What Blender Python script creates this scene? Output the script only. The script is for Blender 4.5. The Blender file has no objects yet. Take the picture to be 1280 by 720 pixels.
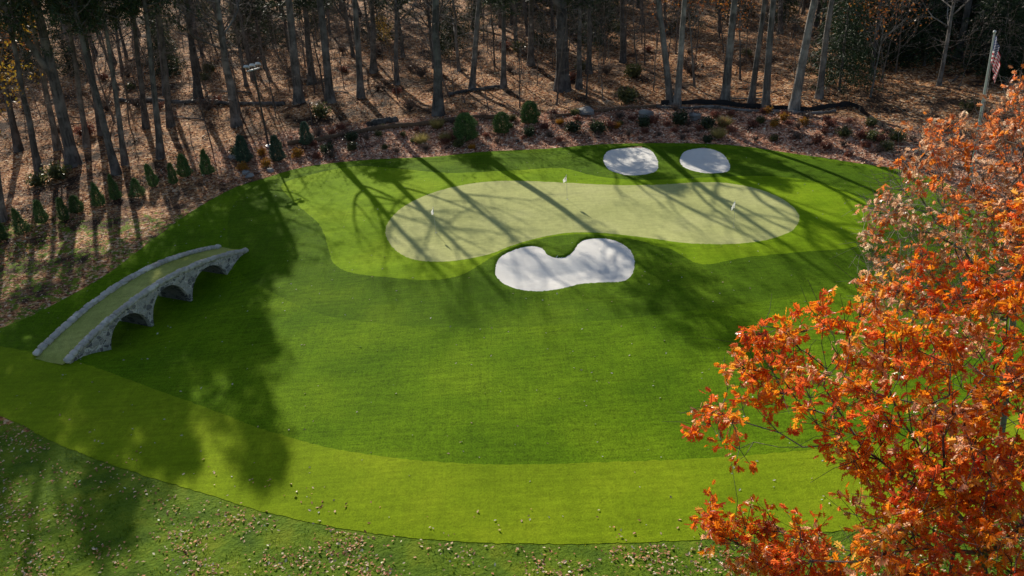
import bpy, math, random
import numpy as np
from mathutils import Vector, Matrix, Euler
from mathutils.geometry import delaunay_2d_cdt

random.seed(7); RNG = np.random.default_rng(7)
scene = bpy.context.scene
COL = scene.collection
PI = math.pi

# ------------------------------------------------------------------ camera
F_PX, TILT, ROLL, CAM_H = 1040.0, math.radians(27), math.radians(4), 20.0
_F = np.array([0, math.cos(TILT), -math.sin(TILT)])
_R0 = np.array([1.0, 0, 0]); _U0 = np.cross(_R0, _F)
_R = math.cos(ROLL) * _R0 - math.sin(ROLL) * _U0
_U = np.cross(_R, _F)
CAM = np.array([0, 0, CAM_H])
cam_d = bpy.data.cameras.new('camera'); cam = bpy.data.objects.new('camera', cam_d); COL.objects.link(cam)
cam_d.sensor_width = 36.0; cam_d.lens = 36.0 * F_PX / 1280.0
cam_d.clip_start = 0.1; cam_d.clip_end = 2000
M = Matrix(((_R[0], _U[0], -_F[0], 0), (_R[1], _U[1], -_F[1], 0), (_R[2], _U[2], -_F[2], CAM_H), (0, 0, 0, 1)))
cam.matrix_world = M
scene.camera = cam

SUN_AZ, SUN_EL = math.radians(-20.0), math.radians(27.0)     # azimuth from +Y, clockwise
SUN = np.array([math.sin(SUN_AZ) * math.cos(SUN_EL), math.cos(SUN_AZ) * math.cos(SUN_EL), math.sin(SUN_EL)])

def pray(px, py):
    d = _F + _R * (px - 640) / F_PX + _U * (360 - py) / F_PX
    return d / np.linalg.norm(d)
def flat(px, py, z=0.0):
    d = pray(px, py); return CAM + d * ((z - CAM_H) / d[2])

# ------------------------------------------------------------------ terrain
def smooth(a, b, x):
    t = np.clip((x - a) / (b - a), 0, 1); return t * t * (3 - 2 * t)

BR_A, BR_B = flat(88, 454), flat(307, 317)                   # foot of the bridge's front wall
BR_D = (BR_B - BR_A)[:2]; BR_L = float(np.hypot(*BR_D)); BR_D = BR_D / BR_L
BR_N = np.array([-BR_D[1], BR_D[0]])                         # towards the far side
BR_W = 2.35
SWALE = 0.75

def gz0(x, y):
    z = 0.28 * np.exp(-(((x - 5) / 17.0) ** 2 + ((y - 52) / 7.0) ** 2))
    z = z + 0.10 * np.sin(x * 0.16 + 1.0) * np.sin(y * 0.21 + 0.5) + 0.05 * np.sin(x * 0.43) * np.sin(y * 0.37 + 2)
    z = z + 0.22 * np.exp(-(((x - 4) / 14.0) ** 2 + ((y - 42.5) / 2.2) ** 2))
    u = (x - BR_A[0]) * BR_D[0] + (y - BR_A[1]) * BR_D[1]
    v = (x - BR_A[0]) * BR_N[0] + (y - BR_A[1]) * BR_N[1] - BR_W / 2
    prof = smooth(0.4, 3.2, u) * (1 - smooth(BR_L - 2.6, BR_L - 0.2, u))
    z = z * (1 - 0.9 * np.exp(-((u - BR_L / 2) / (BR_L * .6)) ** 4 - (v / 5.0) ** 2))
    return z - SWALE * prof * np.exp(-(np.maximum(np.abs(v) - 1.0, 0) / 3.2) ** 2)

def march(px, py, g):
    d = pray(px, py); lo, t = 0.0, 3.0
    while t < 600:
        p = CAM + d * t
        if p[2] < g(p[0], p[1]): break
        lo = t; t += 0.4
    hi = t
    for _ in range(18):
        m = (lo + hi) / 2; p = CAM + d * m
        if p[2] < g(p[0], p[1]): hi = m
        else: lo = m
    return CAM + d * hi

def spline(P, n=8, closed=True):
    P = np.asarray(P, float); N = len(P); out = []
    for i in range(N if closed else N - 1):
        if closed: p0, p1, p2, p3 = P[i - 1], P[i], P[(i + 1) % N], P[(i + 2) % N]
        else: p0, p1, p2, p3 = P[max(i - 1, 0)], P[i], P[i + 1], P[min(i + 2, N - 1)]
        for k in range(n):
            t = k / n
            out.append(0.5 * (2 * p1 + (p2 - p0) * t + (2 * p0 - 5 * p1 + 4 * p2 - p3) * t * t + (3 * p1 - p0 - 3 * p2 + p3) * t ** 3))
    if not closed: out.append(P[-1])
    return np.array(out)

def inside(P, X, Y):
    x1, y1 = P[:, 0], P[:, 1]; x2, y2 = np.roll(x1, -1), np.roll(y1, -1)
    r = np.zeros(len(X), bool)
    for a, b, c, d in zip(x1, y1, x2, y2):
        k = ((b > Y) != (d > Y))
        if k.any():
            r ^= k & (X < (c - a) * (Y - b) / (d - b + 1e-30) + a)
    return r
def sdf(P, X, Y):
    """distance to the outline, negative inside"""
    X = np.asarray(X, float); Y = np.asarray(Y, float); best = np.full(len(X), 1e18)
    Q = np.roll(P, -1, 0)
    for (ax, ay), (bx, by) in zip(P, Q):
        dx, dy = bx - ax, by - ay; L = dx * dx + dy * dy + 1e-12
        t = np.clip(((X - ax) * dx + (Y - ay) * dy) / L, 0, 1)
        best = np.minimum(best, (X - ax - t * dx) ** 2 + (Y - ay - t * dy) ** 2)
    d = np.sqrt(best); return np.where(inside(P, X, Y), -d, d)

def outline(px, n=14):
    P = spline([march(a, b, gz0)[:2] for a, b in px], n); return P + RNG.normal(size=P.shape) * .018

LAWN = outline([(-130, 468), (-90, 440), (0, 410), (62, 383), (130, 345), (190, 300), (240, 264), (290, 236), (330, 223), (366, 212), (405, 205), (470, 199), (540, 196),
    (600, 190), (680, 186), (760, 180), (860, 179), (930, 183), (1000, 193), (1060, 202), (1120, 211), (1165, 222), (1215, 246), (1275, 290), (1340, 360), (1400, 450), (1390, 560), (1260, 632),
    (1110, 657), (980, 668), (900, 673), (800, 678), (700, 680), (600, 678), (500, 671), (420, 659), (340, 642), (260, 618), (180, 594), (110, 570), (62, 550), (22, 529), (-50, 500)])
GREEN = outline([(482, 291), (487, 275), (505, 258), (535, 243), (570, 233), (610, 227), (650, 226), (700, 228), (760, 231), (820, 231), (870, 228), (910, 229), (950, 237), (980, 250),
    (996, 264), (999, 275), (990, 288), (965, 298), (930, 304), (890, 305), (850, 303), (800, 296), (750, 291), (710, 291), (670, 298), (640, 307), (610, 318), (575, 325), (540, 327), (510, 322), (490, 308)])
APRON = outline([(352, 232), (385, 219), (440, 208), (490, 210), (560, 216), (640, 213), (700, 210), (745, 220), (800, 225), (880, 222), (960, 220), (1030, 230), (1085, 255), (1100, 290),
    (1070, 308), (1000, 315), (930, 322), (888, 330), (866, 327), (840, 312), (815, 306), (800, 301), (750, 293.5), (705, 293.5), (665, 301), (635, 311), (612, 323), (590, 337), (565, 347), (530, 350), (480, 346), (440, 341), (418, 330), (411, 312), (400, 282), (372, 256)])
MOUND = outline([(300, 245), (330, 229), (370, 218), (470, 203), (600, 194), (680, 190), (760, 185), (860, 183), (930, 187), (1000, 197), (1100, 214), (1150, 240), (1160, 300), (1080, 350), (960, 375), (850, 390),
    (740, 402), (650, 409), (560, 409), (480, 405), (400, 392), (330, 360), (290, 320), (285, 275)])
FAIRWAY = outline([(-60, 395), (0, 385), (60, 360), (125, 325), (185, 280), (236, 244), (288, 216), (330, 206), (400, 190), (470, 184), (600, 176), (680, 172), (760, 167), (860, 165), (930, 169), (1000, 178), (1100, 196), (1170, 210), (1230, 236), (1300, 285), (1350, 350),
    (1340, 420), (1300, 500), (1200, 540), (1080, 556), (960, 567), (870, 573), (780, 577), (680, 580), (600, 580), (520, 575), (440, 565), (370, 549), (310, 530), (265, 512), (190, 485), (130, 463), (85, 449), (40, 440), (-20, 430), (-90, 425)])
BUNK = [outline(b) for b in (
    [(616, 335), (622, 320), (640, 310), (660, 305), (675, 306), (682, 310), (687, 316), (696, 319), (706, 318), (714, 312), (720, 303), (730, 297), (750, 295), (770, 298), (788, 308),
     (796, 322), (795, 336), (788, 347), (775, 352), (750, 353), (725, 355), (700, 361), (675, 364), (650, 362), (630, 355), (619, 346)],
    [(752, 198), (757, 188), (770, 184), (800, 182), (815, 186), (823, 196), (825, 207), (820, 214), (805, 218), (785, 219), (768, 215), (757, 209)],
    [(848, 196), (855, 187), (875, 183), (893, 185), (907, 192), (915, 205), (912, 213), (900, 216), (880, 216), (862, 212), (850, 205)])]

def inset(P, d):
    T = np.roll(P, -1, 0) - np.roll(P, 1, 0); T /= np.linalg.norm(T, axis=1)[:, None]
    Nn = np.stack([-T[:, 1], T[:, 0]], 1); Q = P + Nn * d
    return Q if inside(P, Q[:, 0], Q[:, 1]).mean() > .5 else P - Nn * d
SAND = [inset(b, 0.13) for b in BUNK]

# height field of the land around the lawn, sampled once on a grid and interpolated
GX = np.arange(-160, 160.1, 1.0); GY = np.arange(-40, 300.1, 1.0)
_gx, _gy = np.meshgrid(GX, GY)
_sd = sdf(LAWN, _gx.ravel(), _gy.ravel()).reshape(_gx.shape)
def _interp(A, x, y):
    fx = np.clip((np.asarray(x, float) - GX[0]), 0, len(GX) - 1.001); fy = np.clip((np.asarray(y, float) - GY[0]), 0, len(GY) - 1.001)
    i = fx.astype(int); j = fy.astype(int); u = fx - i; v = fy - j
    return (A[j, i] * (1 - u) + A[j, i + 1] * u) * (1 - v) + (A[j + 1, i] * (1 - u) + A[j + 1, i + 1] * u) * v
def lawn_d(x, y): return _interp(_sd, x, y)
def gz(x, y):
    x = np.asarray(x, float); y = np.asarray(y, float)
    d = np.maximum(lawn_d(x, y), 0)
    back = smooth(40, 66, y + 0.25 * x)
    z = gz0(x, y)
    z = z + back * (.75 * smooth(0, 7, d) + 0.045 * np.maximum(d - 6, 0))
    z = z + (1 - back) * 0.02 * d * smooth(25, 40, y)
    z = z + smooth(1, 8, d) * (0.22 * np.sin(x * .31 + y * .17) * np.sin(y * .23 - x * .11 + 1) + 0.10 * np.sin(x * .9 + 1) * np.sin(y * .8))
    return z
def at(px, py): return march(px, py, lambda x, y: float(gz(x, y)))
def G(x, y): return float(gz(x, y))

# ------------------------------------------------------------------ materials
def N(nt, t, **k):
    n = nt.nodes.new(t)
    for a, b in k.items():
        if a.startswith('i_'):
            key = a[2:]; n.inputs[int(key) if key.isdigit() else key.replace('_', ' ')].default_value = b
        else: setattr(n, a, b)
    return n
def mat(name):
    m = bpy.data.materials.new(name); m.use_nodes = True; nt = m.node_tree
    return m, nt, nt.nodes['Principled BSDF']
def ramp(nt, fac, stops, interp='LINEAR'):
    r = nt.nodes.new('ShaderNodeValToRGB'); r.color_ramp.interpolation = interp; e = r.color_ramp.elements
    while len(e) < len(stops): e.new(0.5)
    for k, (p, c) in zip(e, stops): k.position = p; k.color = (*c, 1) if len(c) == 3 else c
    nt.links.new(fac, r.inputs[0]); return r.outputs[0]
def noise(nt, co, scale, detail=4, rough=.6, out='Fac'):
    n = N(nt, 'ShaderNodeTexNoise'); n.inputs['Scale'].default_value = scale; n.inputs['Detail'].default_value = detail; n.inputs['Roughness'].default_value = rough
    nt.links.new(co, n.inputs['Vector']); return n.outputs[out]
def mixc(nt, fac, a, b, mode='MIX'):
    n = nt.nodes.new('ShaderNodeMix'); n.data_type = 'RGBA'; n.blend_type = mode
    for s, v in ((n.inputs[0], fac), (n.inputs[6], a), (n.inputs[7], b)):
        if hasattr(v, 'is_linked'): nt.links.new(v, s)
        elif isinstance(v, (int, float)): s.default_value = v
        else: s.default_value = (*v, 1)
    return n.outputs[2]
def mathn(nt, op, a, b=None):
    n = nt.nodes.new('ShaderNodeMath'); n.operation = op
    for s, v in zip(n.inputs, (a, b)):
        if v is None: continue
        if hasattr(v, 'is_linked'): nt.links.new(v, s)
        else: s.default_value = v
    return n.outputs[0]
def bump(nt, h, p, strength=.5, dist=.05):
    b = nt.nodes.new('ShaderNodeBump'); b.inputs['Strength'].default_value = strength; b.inputs['Distance'].default_value = dist
    nt.links.new(h, b.inputs['Height']); nt.links.new(b.outputs[0], p.inputs['Normal'])
def geo(nt): return nt.nodes.new('ShaderNodeNewGeometry').outputs['Position']
def objco(nt): return nt.nodes.new('ShaderNodeTexCoord').outputs['Object']
def stretch(nt, co, s, rot=(0, 0, 0)):
    m = nt.nodes.new('ShaderNodeMapping'); m.inputs['Scale'].default_value = s; m.inputs['Rotation'].default_value = rot
    nt.links.new(co, m.inputs[0]); return m.outputs[0]
def attr(nt, name, out='Color'):
    a = nt.nodes.new('ShaderNodeAttribute'); a.attribute_name = name; return a.outputs[out]

def turf(name, dark, mid, light, fine=26.0, contrast=1.0, bs=.6):
    m, nt, p = mat(name); co = geo(nt)
    big = noise(nt, co, .22, 4, .55); mow = noise(nt, stretch(nt, co, (.5, 5, 1), (0, 0, .12)), 1.1, 3, .6)
    fin = noise(nt, stretch(nt, co, (1, .55, 1)), fine, 3, .75); mid_n = noise(nt, co, 3.2, 4, .65)
    base = ramp(nt, big, [(.33, dark), (.5, mid), (.66, light)])
    k = mathn(nt, 'ADD', mathn(nt, 'MULTIPLY', mathn(nt, 'SUBTRACT', fin, .5), 1.9 * contrast), mathn(nt, 'MULTIPLY', mathn(nt, 'SUBTRACT', mow, .5), .8 * contrast + .1))
    pile = noise(nt, stretch(nt, co, (9, .35, 1), (0, 0, .06)), 1.0, 3, .6); k = mathn(nt, 'ADD', k, mathn(nt, 'MULTIPLY', mathn(nt, 'SUBTRACT', pile, .5), .5 * contrast))
    k = mathn(nt, 'ADD', k, mathn(nt, 'MULTIPLY', mathn(nt, 'SUBTRACT', mid_n, .5), .35 + .5 * contrast))
    k = mathn(nt, 'MAXIMUM', mathn(nt, 'ADD', k, 1.0), .25)
    v = nt.nodes.new('ShaderNodeVectorMath'); v.operation = 'SCALE'; nt.links.new(base, v.inputs[0]); nt.links.new(k, v.inputs['Scale'])
    nt.links.new(v.outputs[0], p.inputs['Base Color']); p.inputs['Roughness'].default_value = .85
    p.inputs['Specular IOR Level'].default_value = .04
    bump(nt, mathn(nt, 'ADD', fin, mathn(nt, 'MULTIPLY', mid_n, .8)), p, bs, .05)
    return m
M_green = turf('green_turf', (.46, .485, .18), (.51, .53, .205), (.55, .56, .235), 40, .30, .12)
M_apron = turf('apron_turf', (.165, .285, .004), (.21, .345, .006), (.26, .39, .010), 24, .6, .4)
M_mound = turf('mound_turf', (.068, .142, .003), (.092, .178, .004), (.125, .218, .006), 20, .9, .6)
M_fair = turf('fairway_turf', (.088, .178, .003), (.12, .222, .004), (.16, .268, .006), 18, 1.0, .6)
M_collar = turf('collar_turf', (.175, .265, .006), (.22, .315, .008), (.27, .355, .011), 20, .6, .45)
M_lip = turf('turf_edge', (.16, .25, .012), (.22, .30, .02), (.28, .34, .03), 24, .8, .4)

def sand_mat():
    m, nt, p = mat('sand'); co = geo(nt)
    c = ramp(nt, noise(nt, co, 1.3, 5, .6), [(.3, (.88, .85, .78)), (.7, (.94, .92, .86))])
    f = noise(nt, co, 30, 3, .7); c = mixc(nt, mathn(nt, 'MULTIPLY', f, .2), c, (.72, .70, .67))
    nt.links.new(c, p.inputs['Base Color']); p.inputs['Roughness'].default_value = .95
    rip = noise(nt, stretch(nt, co, (1, 3, 1)), 3.5, 4, .6)
    bump(nt, mathn(nt, 'ADD', mathn(nt, 'MULTIPLY', rip, 1.0), mathn(nt, 'MULTIPLY', f, .15)), p, .3, .035)
    return m
M_sand = sand_mat()

def ground_mat():
    m, nt, p = mat('forest_floor'); co = geo(nt)
    v = N(nt, 'ShaderNodeTexVoronoi'); v.inputs['Scale'].default_value = 6.5; v.inputs['Randomness'].default_value = 1
    warp = noise(nt, co, 5, 2, .5, 'Color'); w = nt.nodes.new('ShaderNodeVectorMath'); w.operation = 'ADD'
    sc = nt.nodes.new('ShaderNodeVectorMath'); sc.operation = 'SCALE'; nt.links.new(warp, sc.inputs[0]); sc.inputs['Scale'].default_value = .25
    nt.links.new(co, w.inputs[0]); nt.links.new(sc.outputs[0], w.inputs[1]); nt.links.new(w.outputs[0], v.inputs['Vector'])
    sep = nt.nodes.new('ShaderNodeSeparateColor'); nt.links.new(v.outputs['Color'], sep.inputs[0])
    leaf = ramp(nt, sep.outputs[0], [(0, (.10, .035, .016)), (.25, (.26, .085, .030)), (.5, (.54, .25, .09)), (.72, (.70, .38, .17)), (.9, (.80, .54, .32)), (1, (.85, .66, .46))])
    big = noise(nt, co, .35, 5, .65)
    soil = ramp(nt, noise(nt, co, 2.2, 5, .7), [(.3, (.022, .014, .009)), (.7, (.10, .05, .026))])
    wood = mixc(nt, ramp(nt, big, [(.40, (0, 0, 0)), (.53, (1, 1, 1))]), soil, leaf)
    pink = ramp(nt, sep.outputs[1], [(0, (.16, .055, .03)), (.4, (.50, .22, .12)), (.75, (.72, .42, .27)), (1, (.86, .66, .49))])
    wood = mixc(nt, attr(nt, 'bank', 'Fac'), wood, mixc(nt, ramp(nt, noise(nt, co, 1.1, 5, .7), [(.36, (0, 0, 0)), (.5, (1, 1, 1))]), (.05, .028, .02), pink))
    gr = ramp(nt, noise(nt, co, .8, 5, .65), [(.3, (.08, .16, .005)), (.5, (.16, .27, .006)), (.7, (.27, .34, .010))])
    fin = noise(nt, co, 18, 3, .75)
    gr = mixc(nt, mathn(nt, 'MULTIPLY', fin, .55), gr, (.02, .045, .004))
    gmask = mathn(nt, 'GREATER_THAN', mathn(nt, 'ADD', attr(nt, 'grass', 'Fac'), mathn(nt, 'MULTIPLY', mathn(nt, 'SUBTRACT', noise(nt, co, 1.6, 6, .75), .5), 1.3)), .5)
    c = mixc(nt, gmask, wood, gr)
    nt.links.new(c, p.inputs['Base Color']); p.inputs['Roughness'].default_value = .9; p.inputs['Specular IOR Level'].default_value = .2
    bump(nt, mathn(nt, 'ADD', v.outputs['Distance'], mathn(nt, 'ADD', fin, mathn(nt, 'MULTIPLY', noise(nt, co, 2, 4, .6), 2))), p, .55, .06)
    return m
M_ground = ground_mat()

def bark_mat(name, a, b, moss=None):
    m, nt, p = mat(name); co = objco(nt)
    f = noise(nt, stretch(nt, co, (1, 1, .15)), 7, 6, .75)
    c = ramp(nt, f, [(.38, a), (.62, b)])
    pa = noise(nt, co, .9, 3, .6)
    c = mixc(nt, ramp(nt, pa, [(.45, (0, 0, 0)), (.62, (1, 1, 1))]), c, tuple(min(1, x * 1.5 + .02) for x in b))
    rnd = nt.nodes.new('ShaderNodeObjectInfo').outputs['Random']
    c = mixc(nt, 1.0, c, ramp(nt, rnd, [(0, (.55, .55, .56)), (1, (1.15, 1.12, 1.08))]), 'MULTIPLY')
    if moss: c = mixc(nt, ramp(nt, noise(nt, co, 1.5, 4, .6), [(.45, (0, 0, 0)), (.65, (.8, .8, .8))]), c, moss)
    nt.links.new(c, p.inputs['Base Color']); p.inputs['Roughness'].default_value = .9
    bump(nt, f, p, 1.0, .12); return m
M_bark = bark_mat('grey_bark', (.05, .048, .046), (.20, .188, .175))
M_bark_l = bark_mat('pale_bark', (.12, .11, .10), (.27, .25, .23))
M_bark_m = bark_mat('mossy_bark', (.06, .065, .06), (.15, .155, .145), (.07, .10, .06))
M_bark_p = bark_mat('pine_bark', (.05, .047, .044), (.17, .16, .148))
M_twig = bark_mat('twig_bark', (.09, .075, .065), (.19, .16, .14))
M_grey_twig = bark_mat('grey_twig', (.20, .19, .175), (.34, .32, .29))

def leaf_mat(name, trans=.35, rough=.45, spec=.5, tint=None):
    m, nt, p = mat(name); c = attr(nt, 'Col')
    if tint: c = mixc(nt, 1.0, c, tint, 'MULTIPLY')
    rnd = nt.nodes.new('ShaderNodeObjectInfo').outputs['Random']
    if not name.startswith('oak'): c = mixc(nt, 1.0, c, ramp(nt, rnd, [(0, (.8, .8, .8)), (1, (1.15, 1.15, 1.15))]), 'MULTIPLY')
    nt.links.new(c, p.inputs['Base Color']); p.inputs['Roughness'].default_value = rough; p.inputs['Specular IOR Level'].default_value = spec
    if trans > 0:
        t = nt.nodes.new('ShaderNodeBsdfTranslucent'); nt.links.new(c, t.inputs[0])
        mx = nt.nodes.new('ShaderNodeMixShader'); mx.inputs[0].default_value = trans
        nt.links.new(p.outputs[0], mx.inputs[1]); nt.links.new(t.outputs[0], mx.inputs[2])
        nt.links.new(mx.outputs[0], nt.nodes['Material Output'].inputs[0])
    return m
M_leaf = leaf_mat('leaf', .35, .42, .5)
M_oak = leaf_mat('oak_leaf', .66, .30, 1.0)
M_needle = leaf_mat('needles', .15, .6, .3)
M_litter = leaf_mat('fallen_leaf', .1, .8, .1)
M_blade = leaf_mat('grass_blade', .5, .7, .06)

def plain(name, c, rough=.5, metal=0, n=.15, scale=6):
    m, nt, p = mat(name); f = noise(nt, objco(nt), scale, 4, .6)
    cc = ramp(nt, f, [(.25, tuple(x * (1 - n) for x in c)), (.75, tuple(min(1, x * (1 + n)) for x in c))])
    nt.links.new(cc, p.inputs['Base Color']); p.inputs['Roughness'].default_value = rough; p.inputs['Metallic'].default_value = metal
    return m
M_pole = plain('dark_painted_metal', (.05, .042, .038), .5)
M_alu = plain('pole_metal', (.62, .62, .63), .4, .15)
M_white = plain('white_enamel', (.75, .75, .74), .4)
M_glass = plain('lamp_glass', (.45, .47, .5), .15)
M_black = plain('black_fabric', (.012, .012, .014), .75, 0, .4, 3)
M_wood = plain('stake_wood', (.28, .19, .11), .8, 0, .3, 8)
M_wattle = plain('straw_wattle', (.16, .095, .055), .95, 0, .45, 7)
M_cup = plain('cup_white', (.8, .8, .8), .5)
M_fibre = plain('stick_fibreglass', (.62, .60, .48), .45)

def stone_mat(name, scale, dark, mid, light, mortar):
    m, nt, p = mat(name); co = objco(nt)
    warp = noise(nt, co, 3, 2, .5, 'Color'); sc = nt.nodes.new('ShaderNodeVectorMath'); sc.operation = 'SCALE'; sc.inputs['Scale'].default_value = .12
    nt.links.new(warp, sc.inputs[0]); w = nt.nodes.new('ShaderNodeVectorMath'); w.operation = 'ADD'
    nt.links.new(stretch(nt, co, (1, 1, 1.45)), w.inputs[0]); nt.links.new(sc.outputs[0], w.inputs[1])
    v = N(nt, 'ShaderNodeTexVoronoi'); v.inputs['Scale'].default_value = scale; nt.links.new(w.outputs[0], v.inputs['Vector'])
    e = N(nt, 'ShaderNodeTexVoronoi', feature='DISTANCE_TO_EDGE'); e.inputs['Scale'].default_value = scale; nt.links.new(w.outputs[0], e.inputs['Vector'])
    sep = nt.nodes.new('ShaderNodeSeparateColor'); nt.links.new(v.outputs['Color'], sep.inputs[0])
    c = ramp(nt, sep.outputs[0], [(0, dark), (.3, mid), (.65, light), (1, tuple(x * 1.25 for x in light))])
    c = mixc(nt, mathn(nt, 'MULTIPLY', noise(nt, co, 14, 4, .7), .5), c, tuple(x * .6 for x in mid))
    edge = ramp(nt, e.outputs[0], [(.01, (0, 0, 0)), (.10, (1, 1, 1))])
    c = mixc(nt, edge, mortar, c)
    nt.links.new(c, p.inputs['Base Color']); p.inputs['Roughness'].default_value = .85
    bump(nt, mathn(nt, 'ADD', edge, mathn(nt, 'MULTIPLY', noise(nt, co, 18, 3, .6), .5)), p, .9, .05)
    return m
M_stone = stone_mat('rubble_stone', 3.3, (.09, .085, .09), (.27, .255, .245), (.62, .58, .51), (.80, .75, .66))
M_vault_shade = stone_mat('vault_stone_shade', 3.3, (.05, .05, .05), (.10, .095, .09), (.20, .19, .17), (.22, .21, .19))  # rubble stone in darker tones, shade under the arches painted into the colour
M_cope = stone_mat('coping_stone', 1.2, (.50, .46, .40), (.64, .59, .51), (.76, .71, .62), (.56, .52, .45))
M_rock = stone_mat('field_stone', .8, (.16, .155, .15), (.26, .25, .24), (.38, .37, .35), (.25, .24, .23))

# ------------------------------------------------------------------ mesh helpers
class MB:
    """collects vertices, faces and one colour per vertex, and links them as ONE mesh object"""
    def __init__(s): s.v = []; s.f = []; s.c = []; s.n = 0
    def add(s, V, Fc, col=None):
        V = np.asarray(V, float); s.v.append(V); s.f.append(np.asarray(Fc, int) + s.n); s.n += len(V)
        s.c.append(np.tile(np.array(col if col is not None else (1, 1, 1), float), (len(V), 1)) if col is None or np.ndim(col) == 1 else np.asarray(col, float))
        return s
    def tube(s, P, r, k=6, col=None, cap=False):
        P = np.asarray(P, float); n = len(P); r = np.broadcast_to(np.asarray(r, float), (n,))
        T = np.gradient(P, axis=0); T /= np.linalg.norm(T, axis=1)[:, None] + 1e-9
        ref = np.array([0, 0, 1.0]) if abs(T[:, 2]).mean() < .8 else np.array([1.0, 0, 0])
        A = np.cross(T, ref); A /= np.linalg.norm(A, axis=1)[:, None] + 1e-9; B = np.cross(T, A)
        a = np.arange(k) * 2 * PI / k
        V = P[:, None] + r[:, None, None] * (A[:, None] * np.cos(a)[None, :, None] + B[:, None] * np.sin(a)[None, :, None])
        i = np.arange(n - 1)[:, None] * k; j = np.arange(k)[None]; j2 = (j + 1) % k
        Fq = np.stack([i + j, i + j2, i + k + j2, i + k + j], -1).reshape(-1, 4)
        s.add(V.reshape(-1, 3), Fq, col)
        if cap:
            for q, base in ((0, 0), (n - 1, (n - 1) * k)):
                c = V[q]; m = np.vstack([c, P[q][None]])
                s.add(m, np.array([[x, (x + 1) % k, k, k] for x in range(k)])[:, :3] if False else np.array([[x, (x + 1) % k, k] for x in range(k)]), col)
        return s
    def box(s, c, d, rz=0.0, col=None, M3=None):
        c = np.asarray(c, float); d = np.asarray(d, float) / 2
        V = np.array([(x, y, z) for x in (-1, 1) for y in (-1, 1) for z in (-1, 1)]) * d
        if M3 is not None: V = V @ np.asarray(M3).T
        elif rz: V = V @ np.array([[math.cos(rz), -math.sin(rz), 0], [math.sin(rz), math.cos(rz), 0], [0, 0, 1]]).T
        return s.add(V + c, [(0, 1, 3, 2), (4, 6, 7, 5), (0, 4, 5, 1), (2, 3, 7, 6), (0, 2, 6, 4), (1, 5, 7, 3)], col)
    def mesh(s, name, m, smooth_=True):
        me = bpy.data.meshes.new(name)
        V = np.vstack(s.v) if s.v else np.zeros((0, 3)); me.vertices.add(len(V)); me.vertices.foreach_set('co', V.ravel())
        loops = np.concatenate([f.ravel() for f in s.f]); cnt = np.concatenate([np.full(len(f), f.shape[1]) for f in s.f])
        st = np.concatenate([[0], np.cumsum(cnt)[:-1]])
        me.loops.add(len(loops)); me.loops.foreach_set('vertex_index', loops.astype(np.int32))
        me.polygons.add(len(cnt)); me.polygons.foreach_set('loop_start', st.astype(np.int32)); me.polygons.foreach_set('loop_total', cnt.astype(np.int32))
        me.polygons.foreach_set('use_smooth', np.full(len(cnt), bool(smooth_)))
        C = np.vstack(s.c); a = me.color_attributes.new('Col', 'FLOAT_COLOR', 'POINT')
        a.data.foreach_set('color', np.hstack([C, np.ones((len(C), 1))]).ravel())
        me.materials.append(m); me.update(calc_edges=True); me.validate(); return me
    def build(s, name, m, parent=None, smooth_=True, loc=None):
        o = bpy.data.objects.new(name, s.mesh(name, m, smooth_)); COL.objects.link(o)
        if parent: o.parent = parent
        if loc is not None: o.location = loc
        return o

def tag(o, label=None, cat=None, group=None, kind=None):
    if label: o['label'] = label
    if cat: o['category'] = cat
    if group: o['group'] = group
    if kind: o['kind'] = kind
    return o
def thing(name, label, cat, loc=(0, 0, 0), rot=(0, 0, 0), group=None):
    o = bpy.data.objects.new(name, None); COL.objects.link(o); o.empty_display_size = .3
    o.location = loc; o.rotation_euler = rot; return tag(o, label, cat, group)
def inst(name, me, parent):
    o = bpy.data.objects.new(name, me); COL.objects.link(o); o.parent = parent; return o

def blades(P, D, L, W, rng, bend=.3):
    """triangular blade for each root P, direction D"""
    n = len(P); side = np.cross(D, rng.normal(size=(n, 3))); side /= np.linalg.norm(side, axis=1)[:, None] + 1e-9
    a = P - side * W[:, None] / 2; b = P + side * W[:, None] / 2; c = P + D * L[:, None] + rng.normal(size=(n, 3)) * (L * bend)[:, None]
    V = np.stack([a, b, c], 1).reshape(-1, 3); return V, np.arange(3 * n).reshape(-1, 3)
def quads(P, U, Vv, col):
    """flat leaf shaped diamonds: centre P, half axes U and V"""
    n = len(P); Nn = np.cross(U, Vv); Nn /= np.linalg.norm(Nn, axis=1)[:, None] + 1e-9; l = np.linalg.norm(U, axis=1)[:, None]
    V = np.stack([P - U, P + Vv * .9 + Nn * l * .15, P + U, P - Vv * .9 + Nn * l * .15], 1).reshape(-1, 3)
    return V, np.arange(4 * n).reshape(-1, 4), np.repeat(col, 4, 0)
def rdir(rng, n):
    d = rng.normal(size=(n, 3)); return d / np.linalg.norm(d, axis=1)[:, None]
def pal(rng, n, cols, jit=.15):
    c = np.array(cols)[rng.integers(0, len(cols), n)]; return np.clip(c * (1 + rng.normal(size=(n, 1)) * jit), 0, 1)

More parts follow.
